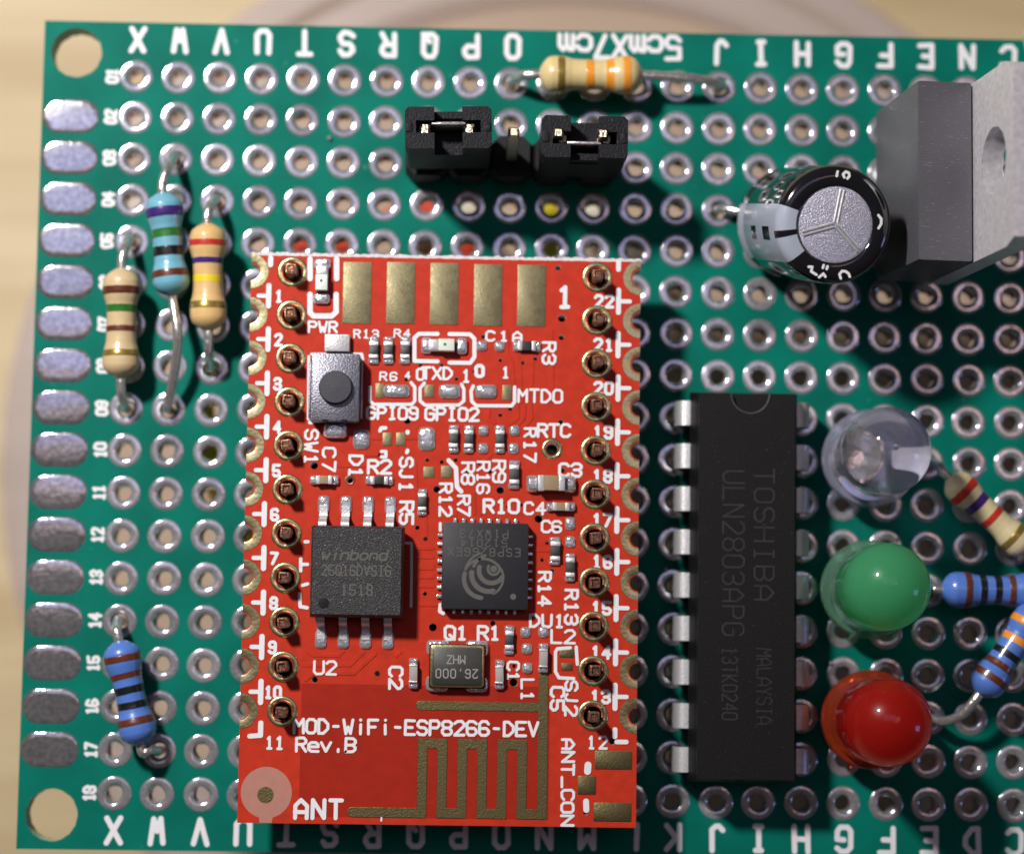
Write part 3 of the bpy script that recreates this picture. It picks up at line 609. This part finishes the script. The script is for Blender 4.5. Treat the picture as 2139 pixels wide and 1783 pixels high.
def led0805(c, vert):
    def rot(mb_): return mb_.xf(Matrix.Translation((c[0], c[1], 0)) @ Matrix.Rotation(R(90 if vert else 0), 4, 'Z'))
    k = 1 if vert else -1
    b_ = part('status_led', rot(rbox((-.14*k, 0), .92, .70, ZM+.03, ZM+.72, .03, .04)), 'ledwhite', mod)
    part('die_dot', rot(lathe([(.09, ZM+.72), (.08, ZM+.735), (0, ZM+.735)], 12, (-.05*k, .02, 0))), 'leddot', b_)
    part('terminal', rot(rbox((.60*k, 0), .58, .70, ZM+.03, ZM+.55, .05, .12)), 'matte_tin', b_)
    for s in (-1, 1): part('solder_fillet', rot(blob((s*1.02, 0), .66, 1.0, ZM, .36, flat=.5)), 'solder', b_, 60)
led0805((11.893,-13.244), True); led0805((19.061,-16.914), False)
# push switch
SWC = (12.861,-19.574)
sw = part('push_switch', rbox(SWC, 2.78, 3.92, ZM+.05, ZM+1.28, .12, .05), 'steel', mod)
part('plunger', lathe([(.98, ZM+1.2), (.95, ZM+1.62), (.90, ZM+1.68), (0, ZM+1.70)], 32, (SWC[0]+.02, SWC[1]-.02, 0)), 'button', sw)
for s in (-.55, .55): part('clip_slot', rbox((SWC[0]+s, SWC[1]-1.90), .36, .14, ZM+1.0, ZM+1.295, .05, .01), 'blkplastic', sw)
for s in (-1, 1): part('cover_lip', rbox((SWC[0]+s*1.47, SWC[1]-.1), .14, 3.3, ZM+.05, ZM+1.0, .03, .05), 'steel', sw)
c = (12.864,-16.883); part('terminal', rbox((c[0], c[1]), 1.46, 1.0, ZM, ZM+.5, .06, .06), 'matte_tin', sw)
c = (12.849,-21.953); part('solder_fillet', blob(c, 1.450, 0.966, ZM, .55, flat=.5), 'solder', sw, 60)
def ribbon(pts, wd, th, ax):
    """flat metal lead swept along pts; ax is the width direction"""
    P = [Vector(p) for p in pts]; A = Vector(ax); rs = []
    for i, p in enumerate(P):
        t = (P[min(i+1, len(P)-1)]-P[max(i-1, 0)]).normalized(); nn = t.cross(A).normalized()
        rs.append([tuple(p+A*a*wd/2+nn*b_*th/2) for a, b_ in ((1, 1), (-1, 1), (-1, -1), (1, -1))])
    return rings(rs)
# eight-lead memory chip
FC = (14.332,-30.111)
fl = part('memory_chip', rings([[(FC[0]+x, FC[1]+y, z) for x, y in rrect(w_, d_, .08, 2)] for w_, d_, z in ((5.05, 4.95, ZM+.15), (5.34, 5.24, ZM+.85), (5.34, 5.24, ZM+1.0), (5.12, 5.0, ZM+1.84), (5.02, 4.9, ZM+1.90))]), 'icblack', mod)
c = (12.511,-31.940)
part('pin_mark', lathe([(.31, ZM+1.902), (.29, ZM+1.905), (.0, ZM+1.905)], 20, (c[0], c[1], 0)), 'dip', fl)
for i in range(4):
    x = (12.273,-26.018)[0]+i*1.283
    for s, yy in ((1, FC[1]+2.55), (-1, FC[1]-2.55)):
        pts = spline([(x, yy-s*.1, ZM+.95), (x, yy+s*.22, ZM+.95), (x, yy+s*.42, ZM+.70), (x, yy+s*.55, ZM+.25), (x, yy+s*.75, ZM+.13), (x, yy+s*1.30, ZM+.12)], 4)
        ld = part('lead', ribbon(pts, .46, .17, (1, 0, 0)), 'matte_tin', fl, 50)
        part('solder_fillet', blob((x, yy+s*1.32), .68, 1.05, ZM, .17, flat=.6), 'solder', ld, 60)
zc = ZM+1.904
def mk(par, m_, s_, *a, **k): q = MB(); text(q, s_, *a, **k); part('marking', q, m_, par, 0)
mk(fl, 'laser', "winbond", (14.211,-29.182), 0.540, zc, 0, .75, .20, .26, slant=.25); mk(fl, 'laser', "25Q16DVSIG", (14.313,-30.075), 0.557, zc, 0, .50, .15, .22); mk(fl, 'laser', "1518", (14.364,-31.172), 0.568, zc, 0, .55, .15, .30)
# square radio chip
WC = (21.625,-29.667)
wf = part('radio_chip', rbox((WC[0], WC[1]), 4.95, 4.95, ZM+.03, ZM+.88, .12, .03), 'qfn', mod)
for k in range(8):
    t = (k-3.5)*.5
    for dx, dy in ((t, 2.55), (t, -2.55), (2.55, t), (-2.55, t)):
        vt = abs(dy) > 2.5
        part('lead', rbox((WC[0]+dx+(.0 if vt else .0), WC[1]+dy), .22 if vt else .42, .42 if vt else .22, ZM, ZM+.22, .04, .06), 'solder', wf)
zc = ZM+.884; mb = MB()
mk(wf, 'laser', "ESP8266EX", (21.556,-28.875), 0.443, zc, 180, .66, .12, .42); [mk(wf, 'laser', ch, p, 0.409, zc, 180, .68, .12, .46) for ch, p in spread('512014', (21.536,-28.356), 0.409, 180, .68, .46)]; mk(wf, 'laser', "P1WX73", (21.540,-27.831), 0.443, zc, 180, .66, .12, .44)
LG = (21.522,-30.400); g = 0.006
def arc(cx, cy, r0, a0, a1, w_, n=16, sq=1.0): poly(mb, [(LG[0]+(cx+r0*math.cos(R(a0+(a1-a0)*i/n)))*g, LG[1]+(cy+r0*sq*math.sin(R(a0+(a1-a0)*i/n)))*g) for i in range(n+1)], w_*g, zc)
arc(0, 0, 190, 40, 150, 24); arc(0, 0, 182, 165, 265, 42); arc(55, 45, 165, 175, 285, 48); arc(80, 80, 120, 165, 330, 44); arc(20, 10, 172, -62, 30, 22); arc(100, 95, 55, 150, 400, 26); arc(100, 95, 18, 0, 350, 30)
arc(40, 40, 215, 110, 168, 20); arc(70, 60, 170, 110, 160, 30)
part('emblem', mb, 'laser', wf, 0)
c = (23.256,-31.398); mb = MB(); poly(mb, [c, (c[0]+.001, c[1])], 0.352, zc); part('pin_mark', mb, 'laser', wf, 0)
# crystal
CC = (20.121,-35.397)
cy = part('crystal', rbox((CC[0], CC[1]), 3.22, 2.52, ZM+.06, ZM+.42, .12, .04), 'dip', mod)
part('rim', rbox((CC[0], CC[1]), 3.08, 2.40, ZM+.42, ZM+.70, .16, .05), 'ring', cy)
part('can', rbox((CC[0], CC[1]), 2.84, 2.16, ZM+.70, ZM+.76, .14, .03), 'lid', cy)
for sx in (-1, 1):
    for sy in (-1, 1): part('solder_fillet', blob((CC[0]+sx*1.12, CC[1]+sy*1.02), 1.35, .95, ZM, .34, flat=.7), 'solder', cy, 60)
mk(cy, 'greycer', "26.000", (20.106,-35.813), 0.483, ZM+.764, 180, .55, .13, .32); mk(cy, 'greycer', "MHZ", (20.048,-35.020), 0.455, ZM+.764, 180, .60, .13, .22)
# ================================================================== PARTS ON THE PERFBOARD
def hole(c, r): return (c*PT, -(r-1)*PT)
# ---------------------------------------------------------------- resistors
def resistor(label, p0, p1, h0, h1, coat, bands, r=1.10, mid0=(), mid1=(), roll=0):
    p0, p1 = Vector(p0), Vector(p1); ax = (p1-p0); Ln = ax.length; d = ax.normalized()
    t = thing('resistor', label, 'resistor', ((p0+p1)/2).to_tuple()[:2]+(0,), 'axial resistors on the green board')
    prof = [(0, .24), (.012, .40), (.04, .66), (.075, .88), (.12, .985), (.17, 1.0), (.225, .99), (.275, .92), (.32, .84), (.38, .80), (.5, .79), (.62, .80), (.68, .84), (.725, .92), (.775, .99), (.83, 1.0), (.88, .985), (.925, .88), (.96, .66), (.988, .40), (1, .24)]
    rr = random.Random(label); ph = rr.uniform(0, 6)
    def rad(u):
        for i in range(len(prof)-1):
            if prof[i][0] <= u <= prof[i+1][0]: return r*(prof[i][1]+(prof[i+1][1]-prof[i][1])*(u-prof[i][0])/(prof[i+1][0]-prof[i][0]))*(1+.012*math.sin(u*17+ph))
        return r*.2
    fm = frame(p0, d)
    us = sorted(set([a for a, _ in prof]+[i/40 for i in range(41)]))
    body = part('body', lathe([(rad(u), u*Ln) for u in us], 28).xf(fm), 'rb_'+coat, t, 80)
    for u, col, w_ in bands:
        a, b_ = u-w_/2/Ln, u+w_/2/Ln; q = [a+(b_-a)*i/6 for i in range(7)]
        pr = [(rad(q[0])-.01, q[0]*Ln)]+[(rad(x)+.012, x*Ln) for x in q]+[(rad(q[-1])-.01, q[-1]*Ln)]
        bm_ = lathe(pr, 28)
        k = rr.uniform(-.03, .03)*r; bm_.v = [(x, y, z+k*x*1.2+rr.uniform(-.012, .012)) for x, y, z in bm_.v]
        part('band', bm_.xf(fm), 'bd_'+col, body, 80)
    for tip, sgn, h, mid in ((p0, -1, h0, mid0), (p1, 1, h1, mid1)):
        a = tip+d*sgn*.05-d*sgn*.3
        pts = [a, tip+d*sgn*.45]
        if mid: pts += [Vector(m_) for m_ in mid]
        else:
            e = Vector((h[0], h[1], 0)); g_ = e-tip; pts += [tip+Vector((g_.x*.62, g_.y*.62, min(-.1, -tip.z*.12)))]
        pts += [(h[0], h[1], .75), (h[0], h[1], -.3), (h[0], h[1], -3.2)]
        part('lead', tube(spline(pts, 6), .29, 10), 'lead', t, 60)
    return t
resistor('beige resistor with brown, green, brown and gold bands leftmost of the three upright ones', (-0.180,-12.196,2.30), (-0.094,-18.731,1.90), hole(0,5), hole(0,9), 'beige',
         [(.21,'brown',.46), (.37,'green',.44), (.555,'brown',.34), (.775,'gold',.36)])
resistor('light blue resistor with violet, green, black and brown bands and a long bent lower lead', (2.192,-7.693,2.80), (2.885,-13.824,2.40), hole(1,3), hole(1,9), 'lblue',
         [(.20,'violet',.56), (.40,'green',.50), (.57,'black',.56), (.79,'brown',.42)], mid1=((3.252,-15.909,2.60), (3.123,-17.946,2.00), (2.655,-19.871,1.00)))
resistor('tan resistor with red, violet, yellow and gold bands beside the light blue one', (4.867,-9.470,2.70), (5.052,-15.836,2.30), hole(2,4), hole(2,8), 'tanor',
         [(.19,'red',.36), (.355,'violet',.34), (.52,'yellow',.38), (.765,'gold',.40)])
resistor('blue resistor with brown and black bands leaning at the lower left beside the edge pads', (0.286,-34.212,2.00), (1.726,-40.260,1.80), hole(0,14), hole(1,17), 'mblue',
         [(.165,'brown',.40), (.335,'brown',.34), (.47,'black',.42), (.61,'black',.42), (.765,'brown',.42)])
resistor('cream resistor with gold and orange bands lying level above the two jumpers', (24.470,0.036,2.20), (30.701,0.100,2.20), hole(9,1), hole(14,1), 'cream',
         [(.21,'gold',.42), (.49,'orange',.46), (.68,'orange',.46), (.845,'orange',.44)], r=1.14)
resistor('cream resistor with red and violet bands slanting away from the clear LED', (49.002,-23.876,2.60), (53.827,-28.213,2.40), hole(19,10), hole(22,13), 'cream2',
         [(.185,'red',.50), (.345,'violet',.52), (.53,'red',.40), (.79,'gold',.40)], r=.98)
resistor('blue resistor with brown and black bands lying level to the right of the green LED', (48.628,-30.515,2.20), (54.994,-30.507,2.20), hole(19,13), hole(23,13), 'mblue',
         [(.23,'brown',.40), (.375,'black',.40), (.51,'black',.40), (.645,'brown',.36), (.80,'brown',.40)], r=1.08)
resistor('blue resistor with brown, black and orange bands slanting up from the red LED', (50.626,-36.627,3.00), (54.222,-31.499,3.20), hole(19,16), hole(22,14), 'mblue',
         [(.19,'brown',.42), (.33,'brown',.40), (.455,'black',.40), (.61,'orange',.42), (.79,'orange',.44)], r=1.10, mid0=((49.694,-37.817,2.60), (48.846,-38.240,1.80)))
# ---------------------------------------------------------------- pin header and jumpers
hd = thing('pin_header', 'black five-way pin header under the two jumpers, middle pin bare', 'pin header', (9*PT, -2*PT, 0))
for i in range(5):
    x = (7+i)*PT
    part('collar', rings([[(x+a, -2*PT+b_, z) for a, b_ in rrect(w_, 2.48, .45, 1)] for w_, z in ((2.2, .12), (2.53, .5), (2.53, 2.1), (2.2, 2.6))]), 'blkplastic', hd)
    part('pin', rings([[(x+a*s, -2*PT+b_*s, z) for a, b_ in rrect(.64, .64, .05, 1)] for s, z in ((1, -3), (1, 8.75), (.6, 9.05))]), 'pinm', hd)
def jumper(label, x, y, zt, flip):
    t = thing('jumper_cap', label, 'jumper', (x, y, zt-6), 'jumpers pushed on the pin header'); k = -1 if flip else 1
    T = lambda mb_: mb_.xf(Matrix.Translation((x, y, 0)) @ Matrix.Rotation(math.pi if flip else R(1.5), 4, 'Z'))
    hb = rings([[(a, b_, z) for a, b_ in rrect(w_, d_, .28, 2)] for w_, d_, z in ((4.5, 2.1, zt-6), (4.9, 2.4, zt-5.6), (4.92, 2.42, zt-1.75))])
    h_ = part('housing', T(hb), 'jumper', t, 30)
    for s in (-1, 1):
        o = [(.80, 1.20), (2.25, 1.22), (2.47, 1.0), (2.47, -1.0), (2.25, -1.22), (.80, -1.20), (.80, -.30), (1.84, -.30), (1.84, .42), (.80, .42)]
        o = [(s*a, b_) for a, b_ in o]
        if s < 0: o = o[::-1]
        cp, wl = plate(o, [], zt-1.8, zt); 
        part('post', T(cp.merge(wl)), 'jumper', h_, 20)
        c_ = rbox((s*1.27, .06), .50, .56, zt-2.2, zt-.30, .1, .15); part('contact_tip', T(c_), 'pinm', h_)
        part('rib', T(rbox((s*2.24, .05), .42, .62, zt-.02, zt+.06, .1, .05)), 'jumper', h_)
    part('contact_bar', T(rbox((0.02, .30), 1.95, .17, zt-1.9, zt-.22, .03, .04)), 'lead', h_)
    part('saddle', T(rings([[(a, b_+.95, z) for a, b_ in rrect(1.8, .4, .1, 2)] for z in (zt-1.9, zt-1.0)])), 'jumper', h_)
jumper('black jumper cap on the left of the pin header, metal bar towards its far side', 7.53*PT, -4.92, 9.15, False)
jumper('black jumper cap on the right of the pin header, metal bar towards its near side', 10.60*PT, -5.22, 8.75, True)
# ---------------------------------------------------------------- sixteen-plus-two lead driver chip
DX, DY = 36.83, -30.48
dp = thing('driver_chip', 'long black dual-inline chip with eighteen bright leads right of the red module', 'chip', (DX, DY, 0))
def dring(wd, ln, z): return [(DX+a, DY+b_, z) for a, b_ in rrect(wd, ln, .06, 1)]
bm_ = rings([dring(5.7, 22.3, .85), dring(6.35, 22.8, 2.35), dring(6.35, 22.8, 2.6), dring(5.66, 22.38, 3.80)])
o = [(-2.81, -11.17), (2.81, -11.17), (2.81, 11.17)]+[(.2+1.12*math.cos(R(-180*i/14)), 11.17+1.15*math.sin(R(-180*i/14))) for i in range(15)]+[(-2.81, 11.17)]
cp, wl = plate([(DX+a, DY+b_) for a, b_ in o], [], 3.795, 4.20)
bd = part('body', bm_.merge(cp).merge(wl), 'dip', dp, 25)
for i in range(9):
    y = -(8+i)*PT
    for s, xh in ((-1, 13*PT), (1, 16*PT)):
        xb = DX+s*3.0; a = 2.52
        pts = [(xb, y, a), (xh-s*.42, y, a), (xh-s*.20, y, a-.06), (xh-s*.02, y, a-.24), (xh+s*.06, y, a-.55), (xh+s*.02, y, 1.0)]
        q = ribbon(pts, 1.45, .26, (0, 1, 0)); q.merge(ribbon([(xh+s*.02, y, 1.0), (xh, y, -3)], .5, .26, (0, 1, 0)))
        part('lead', q, 'matte_tin', dp, 60)
zd = 4.206
def dtext(s, xc, y0, y1, h, **k):
    c = ((y0[0]+y1[0])/2 if False else xc, (y0+y1)/2); n = len(s); L_ = abs(y0-y1)
    adv = L_/(n-.3); mk(bd, 'laserdim', s, c, h, zd, -90, wd=adv*.70/h, gap=adv*.30/h, **k)
dtext("TOSHIBA", (37.866,-27.084)[0], (37.855,-23.727)[1], (37.879,-31.313)[1], 1.12, sw=.085)
dtext("ULN2803APG", (36.077,-27.111)[0], (36.062,-23.868)[1], (36.105,-33.387)[1], 1.22, sw=.075)
dtext("13TK0240", (35.892,-35.432)[0], (35.886,-34.108)[1], (35.905,-38.237)[1], .85, sw=.085, wob=.02)
dtext("MALAYSIA", (37.892,-35.405)[0], (37.888,-34.163)[1], (37.901,-38.484)[1], .85, sw=.07, wob=.03)
part('notch_edge_glint', tube([(DX+.2+1.12*math.cos(R(t)), DY+11.17+1.15*math.sin(R(t)), 4.19) for t in range(-178, -1, 8)], .045, 6), 'regplastic', bd, 60)  # paler bead added to imitate the lit edge of the notch
# ---------------------------------------------------------------- electrolytic capacitor, leaning
B_, T_ = Vector((39.72, -8.62, 1.7)), Vector((40.87, -10.58, 11.5)); az = (T_-B_).normalized(); Lc = (T_-B_).length
axx = (Vector((1, 0, 0))-az*az.x).normalized(); axy = az.cross(axx)
FM = Matrix(((axx.x, axy.x, az.x, B_.x), (axx.y, axy.y, az.y, B_.y), (axx.z, axy.z, az.z, B_.z), (0, 0, 0, 1)))
ec = thing('electrolytic_capacitor', 'black electrolytic capacitor with a pale minus stripe leaning towards the regulator', 'capacitor', (B_.x, B_.y, 0))
cprof = [(0, .15), (2.6, .15), (2.75, .0), (3.18, .05), (3.32, .3), (3.32, .9), (3.16, 1.25), (3.16, 1.5), (3.34, 1.85), (3.36, 5), (3.35, Lc-.75), (3.27, Lc-.38), (3.05, Lc-.12), (2.70, Lc-.02), (2.28, Lc-.03), (2.16, Lc-.08), (2.12, Lc-.25)]
slv = part('sleeve', rings([[(r_*math.cos(2*math.pi*i/48), r_*math.sin(2*math.pi*i/48), z) for i in range(48)] for r_, z in cprof[1:]], True, False).xf(FM), 'sleeve', ec, 60)
tp = part('can_top', lathe([(2.17, Lc-.24), (2.14, Lc-.14), (2.02, Lc-.12), (0, Lc-.12)], 40).xf(FM), 'alu', ec, 30)
for a in (80, 196, -46):
    ca, sa = math.cos(R(a)), math.sin(R(a)); n_ = Vector((-sa, ca))
    for k, m_ in ((-.10, 'alu'), (.10, 'alu')):
        part('vent_score', strip([(n_.x*k+.12*ca, n_.y*k+.12*sa), (n_.x*k+1.95*ca, n_.y*k+1.95*sa)], .13, Lc-.13, Lc-.05, rnd=False, b=.04).xf(FM), 'matte_tin', tp, 20)
def wrap(prof, a0, a1, off=.012, n=14):
    v = []; f = []; k = len(prof)
    for i in range(n+1):
        a = R(a0+(a1-a0)*i/n)
        for j, (r_, z) in enumerate(prof): v.append((r_*math.cos(a), r_*math.sin(a), z))
    for i in range(n):
        for j in range(k-1): f.append((i*k+j, i*k+j+1, (i+1)*k+j+1, (i+1)*k+j))
    return MB().add(v, f).xf(FM)
def offp(prof, e):
    o = []
    for i, (r_, z) in enumerate(prof):
        a = prof[max(i-1, 0)]; b_ = prof[min(i+1, len(prof)-1)]; dr, dz = b_[0]-a[0], b_[1]-a[1]; l = math.hypot(dr, dz) or 1
        o.append((r_+e*dz/l, z-e*dr/l))
    return o
part('stripe', wrap(offp(cprof[4:15], .012), 161, 220), 'stripe', slv, 60)
part('minus_sign', wrap(offp(cprof[10:15], .022), 187, 194), 'sleeve', slv, 60)
for z0, z1 in ((6.6, 8.1), (3.9, 5.0)):
    part('minus_sign', wrap([(3.385, z0), (3.385, z1)], 183, 196, n=4), 'sleeve', slv, 60)
for pts in ([(.0, 2.86), (-.05, 2.62)], [(.38, 2.55), (.30, 2.72), (.45, 2.86), (.62, 2.80), (.66, 2.62), (.55, 2.50)], [(2.35, .55), (2.52, .35), (2.52, .08), (2.38, -.15)], [(.62, -2.52), (.42, -2.50), (.28, -2.68), (.36, -2.90)], [(.62, -2.52), (.78, -2.62), (.86, -2.80)],
            [(-1.45, -2.30), (-1.25, -2.30), (-1.30, -2.55), (-1.0, -2.72)], [(-.85, -2.85), (-.62, -2.66), (-.5, -2.82)], [(-.62, -2.20), (-.66, -2.34)], [(-.40, -2.26), (-.44, -2.40)]): 
    mb = MB(); stroke(mb, [(a*1.03, b_*1.03) for a, b_ in pts], .075, Lc+.012); part('print', mb.xf(FM), 'white', slv, 0)
for s, hx in ((-1.25, 14), (1.25, 15)):
    q = FM @ Vector((s*.9, .4, .2)); h = hole(hx, 4)
    part('lead', tube(spline([q, (q.x*.6+h[0]*.4, q.y*.6+h[1]*.4, 1.3), (h[0], h[1], .4), (h[0], h[1], -3)], 5), .27, 10), 'lead', ec, 60)
# ---------------------------------------------------------------- voltage regulator standing on its leads
rg = thing('voltage_regulator', 'upright grey voltage regulator with a holed metal tab at the upper right', 'regulator', (46.0, -7.3, 0))
YC = -7.28
LEAN = Matrix.Translation((46.1, 0, 3)) @ Matrix.Rotation(R(7.5), 4, 'Y') @ Matrix.Translation((-47.1, 0, -3))
bdr = part('body', rings([[(47.1+x, YC+y, z) for x, y in rrect(w_, d_, .12, 2)] for w_, d_, z in ((2.9, 9.9, 2.9), (3.2, 10.15, 3.4), (3.2, 10.25, 10.7), (3.12, 10.2, 10.95))]).xf(LEAN), 'regplastic', rg, 25)
cp, wl = plate([(-5.12, 3.0), (5.12, 3.0), (5.12, 15.9), (4.75, 17.1), (-4.75, 17.1), (-5.12, 15.9)], [circ((0, 14.1), 1.88, 32)], -.62, .62)
tb = cp.merge(wl); tb.v = [(49.40+z, YC+x, y) for x, y, z in tb.v]; part('tab', tb.xf(LEAN), 'tab', rg, 30)
for y in (-5.08, -7.62, -10.16):
    part('lead', ribbon([(46.5, y, 3.4), (46.2, y, 2.4), (45.8, y, 1.2), (45.72, y, -3)], .85, .45, (0, 1, 0)), 'matte_tin', rg, 40)
# ---------------------------------------------------------------- LEDs
def led(label, x, y, z0, kind):
    t = thing('led', label, 'led', (x, y, 0), 'five millimetre LEDs')
    dome = [(2.5*math.cos(R(a)), 6.0+2.55*math.sin(R(a))) for a in range(0, 90, 9)]+[(0, 8.55)]
    c = (x, y, z0)
    if kind == 'clear':
        ls = part('lens', lathe([(0, 1.06), (2.5, 1.06), (2.5, 6.0)]+dome[1:], 64, c), 'clear', t, 45)
        part('base', lathe([(0, 0), (2.80, 0), (2.9, .1), (2.9, .95), (2.82, 1.05), (0, 1.05)], 48, c), 'hazy', t, 45)
        part('anvil', rings([[(x-.55+a, y+b_, z0+z) for a, b_ in rrect(w_, d_, .1, 2)] for w_, d_, z in ((.5, .5, 1.2), (.6, .5, 2.0), (1.5, .6, 3.1), (1.7, .9, 4.05))]), 'tab', ls, 40)
        part('post', rings([[(x+.95+a, y+b_, z0+z) for a, b_ in rrect(w_, .5, .1, 2)] for w_, z in ((.5, 1.2), (.55, 2.4), (1.0, 3.6), (1.0, 4.2))]), 'tab', ls, 40)
        part('reflector_cup', lathe([(.72, 4.0), (.70, 4.5), (.62, 4.52), (.3, 4.15), (0, 4.15)], 20, (x-.5, y, z0)), 'lead', ls, 40)
    else:
        b_ = part('base', lathe([(0, 0), (2.80, 0), (2.9, .1), (2.9, .95), (2.82, 1.05), (2.52, 1.05), (2.5, 3.4), (0, 3.4)], 48, c), 'baseclr_'+kind[0], t, 45)
        ls = part('lens', lathe([(0, 3.42), (2.5, 3.42), (2.5, 6.0)]+dome[1:], 64, c), 'led'+kind, t, 45)
        part('anvil', rings([[(x-.45+a, y+q, z0+z) for a, q in rrect(w_, .5, .1, 2)] for w_, z in ((.5, .3), (.6, 1.4), (1.3, 3.1))]), 'lead', b_, 40)
        part('post', rings([[(x+.95+a, y+q, z0+z) for a, q in rrect(w_, .5, .1, 2)] for w_, z in ((.5, .3), (.55, 1.6), (.8, 3.1))]), 'lead', b_, 40)
    for s in (-1, 1): part('lead', tube([(x+s*1.27, y, z0+.25), (x+s*1.27, y, -3)], .27, 8), 'lead', t, 60)
led('water clear round LED, topmost of the three LEDs', 44.5, -22.8, 1.3, 'clear')
led('green round LED between the clear one and the red one', 44.45, -30.55, 1.2, 'green')
led('red round LED below the green one', 44.5, -38.2, 1.2, 'red')
# ---------------------------------------------------------------- wires under and behind the board
def wire(label, pts, r, m_):
    t = thing('hookup_wire', label, 'wire', Vector(pts[0]).to_tuple(), 'insulated wires')
    part('insulation', tube(spline(pts, 8), r, 14), m_, t, 80)
wire('red wire glimpsed through the holes above the top edge of the red module', [(2, -9, -33.9), (7.9, -4.8, -30), (11, -4.7, -30), (14.2, -3.3, -30), (17.2, -1.9, -30), (18.8, -3.4, -30), (20.3, -4.9, -30), (23, -9, -33.9)], 1.0, 'wire_red')
wire('yellow wire glimpsed through the holes between the right jumper and the red module', [(26.4, 1.0, -28), (26.2, -3.2, -22), (26.2, -6.4, -21.5), (26, -12, -25), (25, -19, -33.5)], .95, 'wire_yellow')
wire('yellow wire glimpsed through the holes below the tan resistor', [(14, -7, -33.5), (8, -10, -18), (5.2, -13.8, -12), (3.6, -17.6, -11), (3.2, -19.2, -11), (4, -24, -16), (6, -28, -33.5)], .9, 'wire_yellow')
wire('off-white wire glimpsed through the holes just below the jumpers', [(17, 1, -30), (19.6, -2.6, -24), (24, -4.2, -25.5), (29.2, -3.2, -23.5), (33, -6, -26), (35, -12, -33.5)], .95, 'wire_white')
wire('pale green wire end at the top right behind the metal tab', [(54.1, 2.75, 1.4), (55.6, 3.1, 1.6), (60, 3.6, 1.9), (68, 4.5, 0)], .7, 'wire_green')
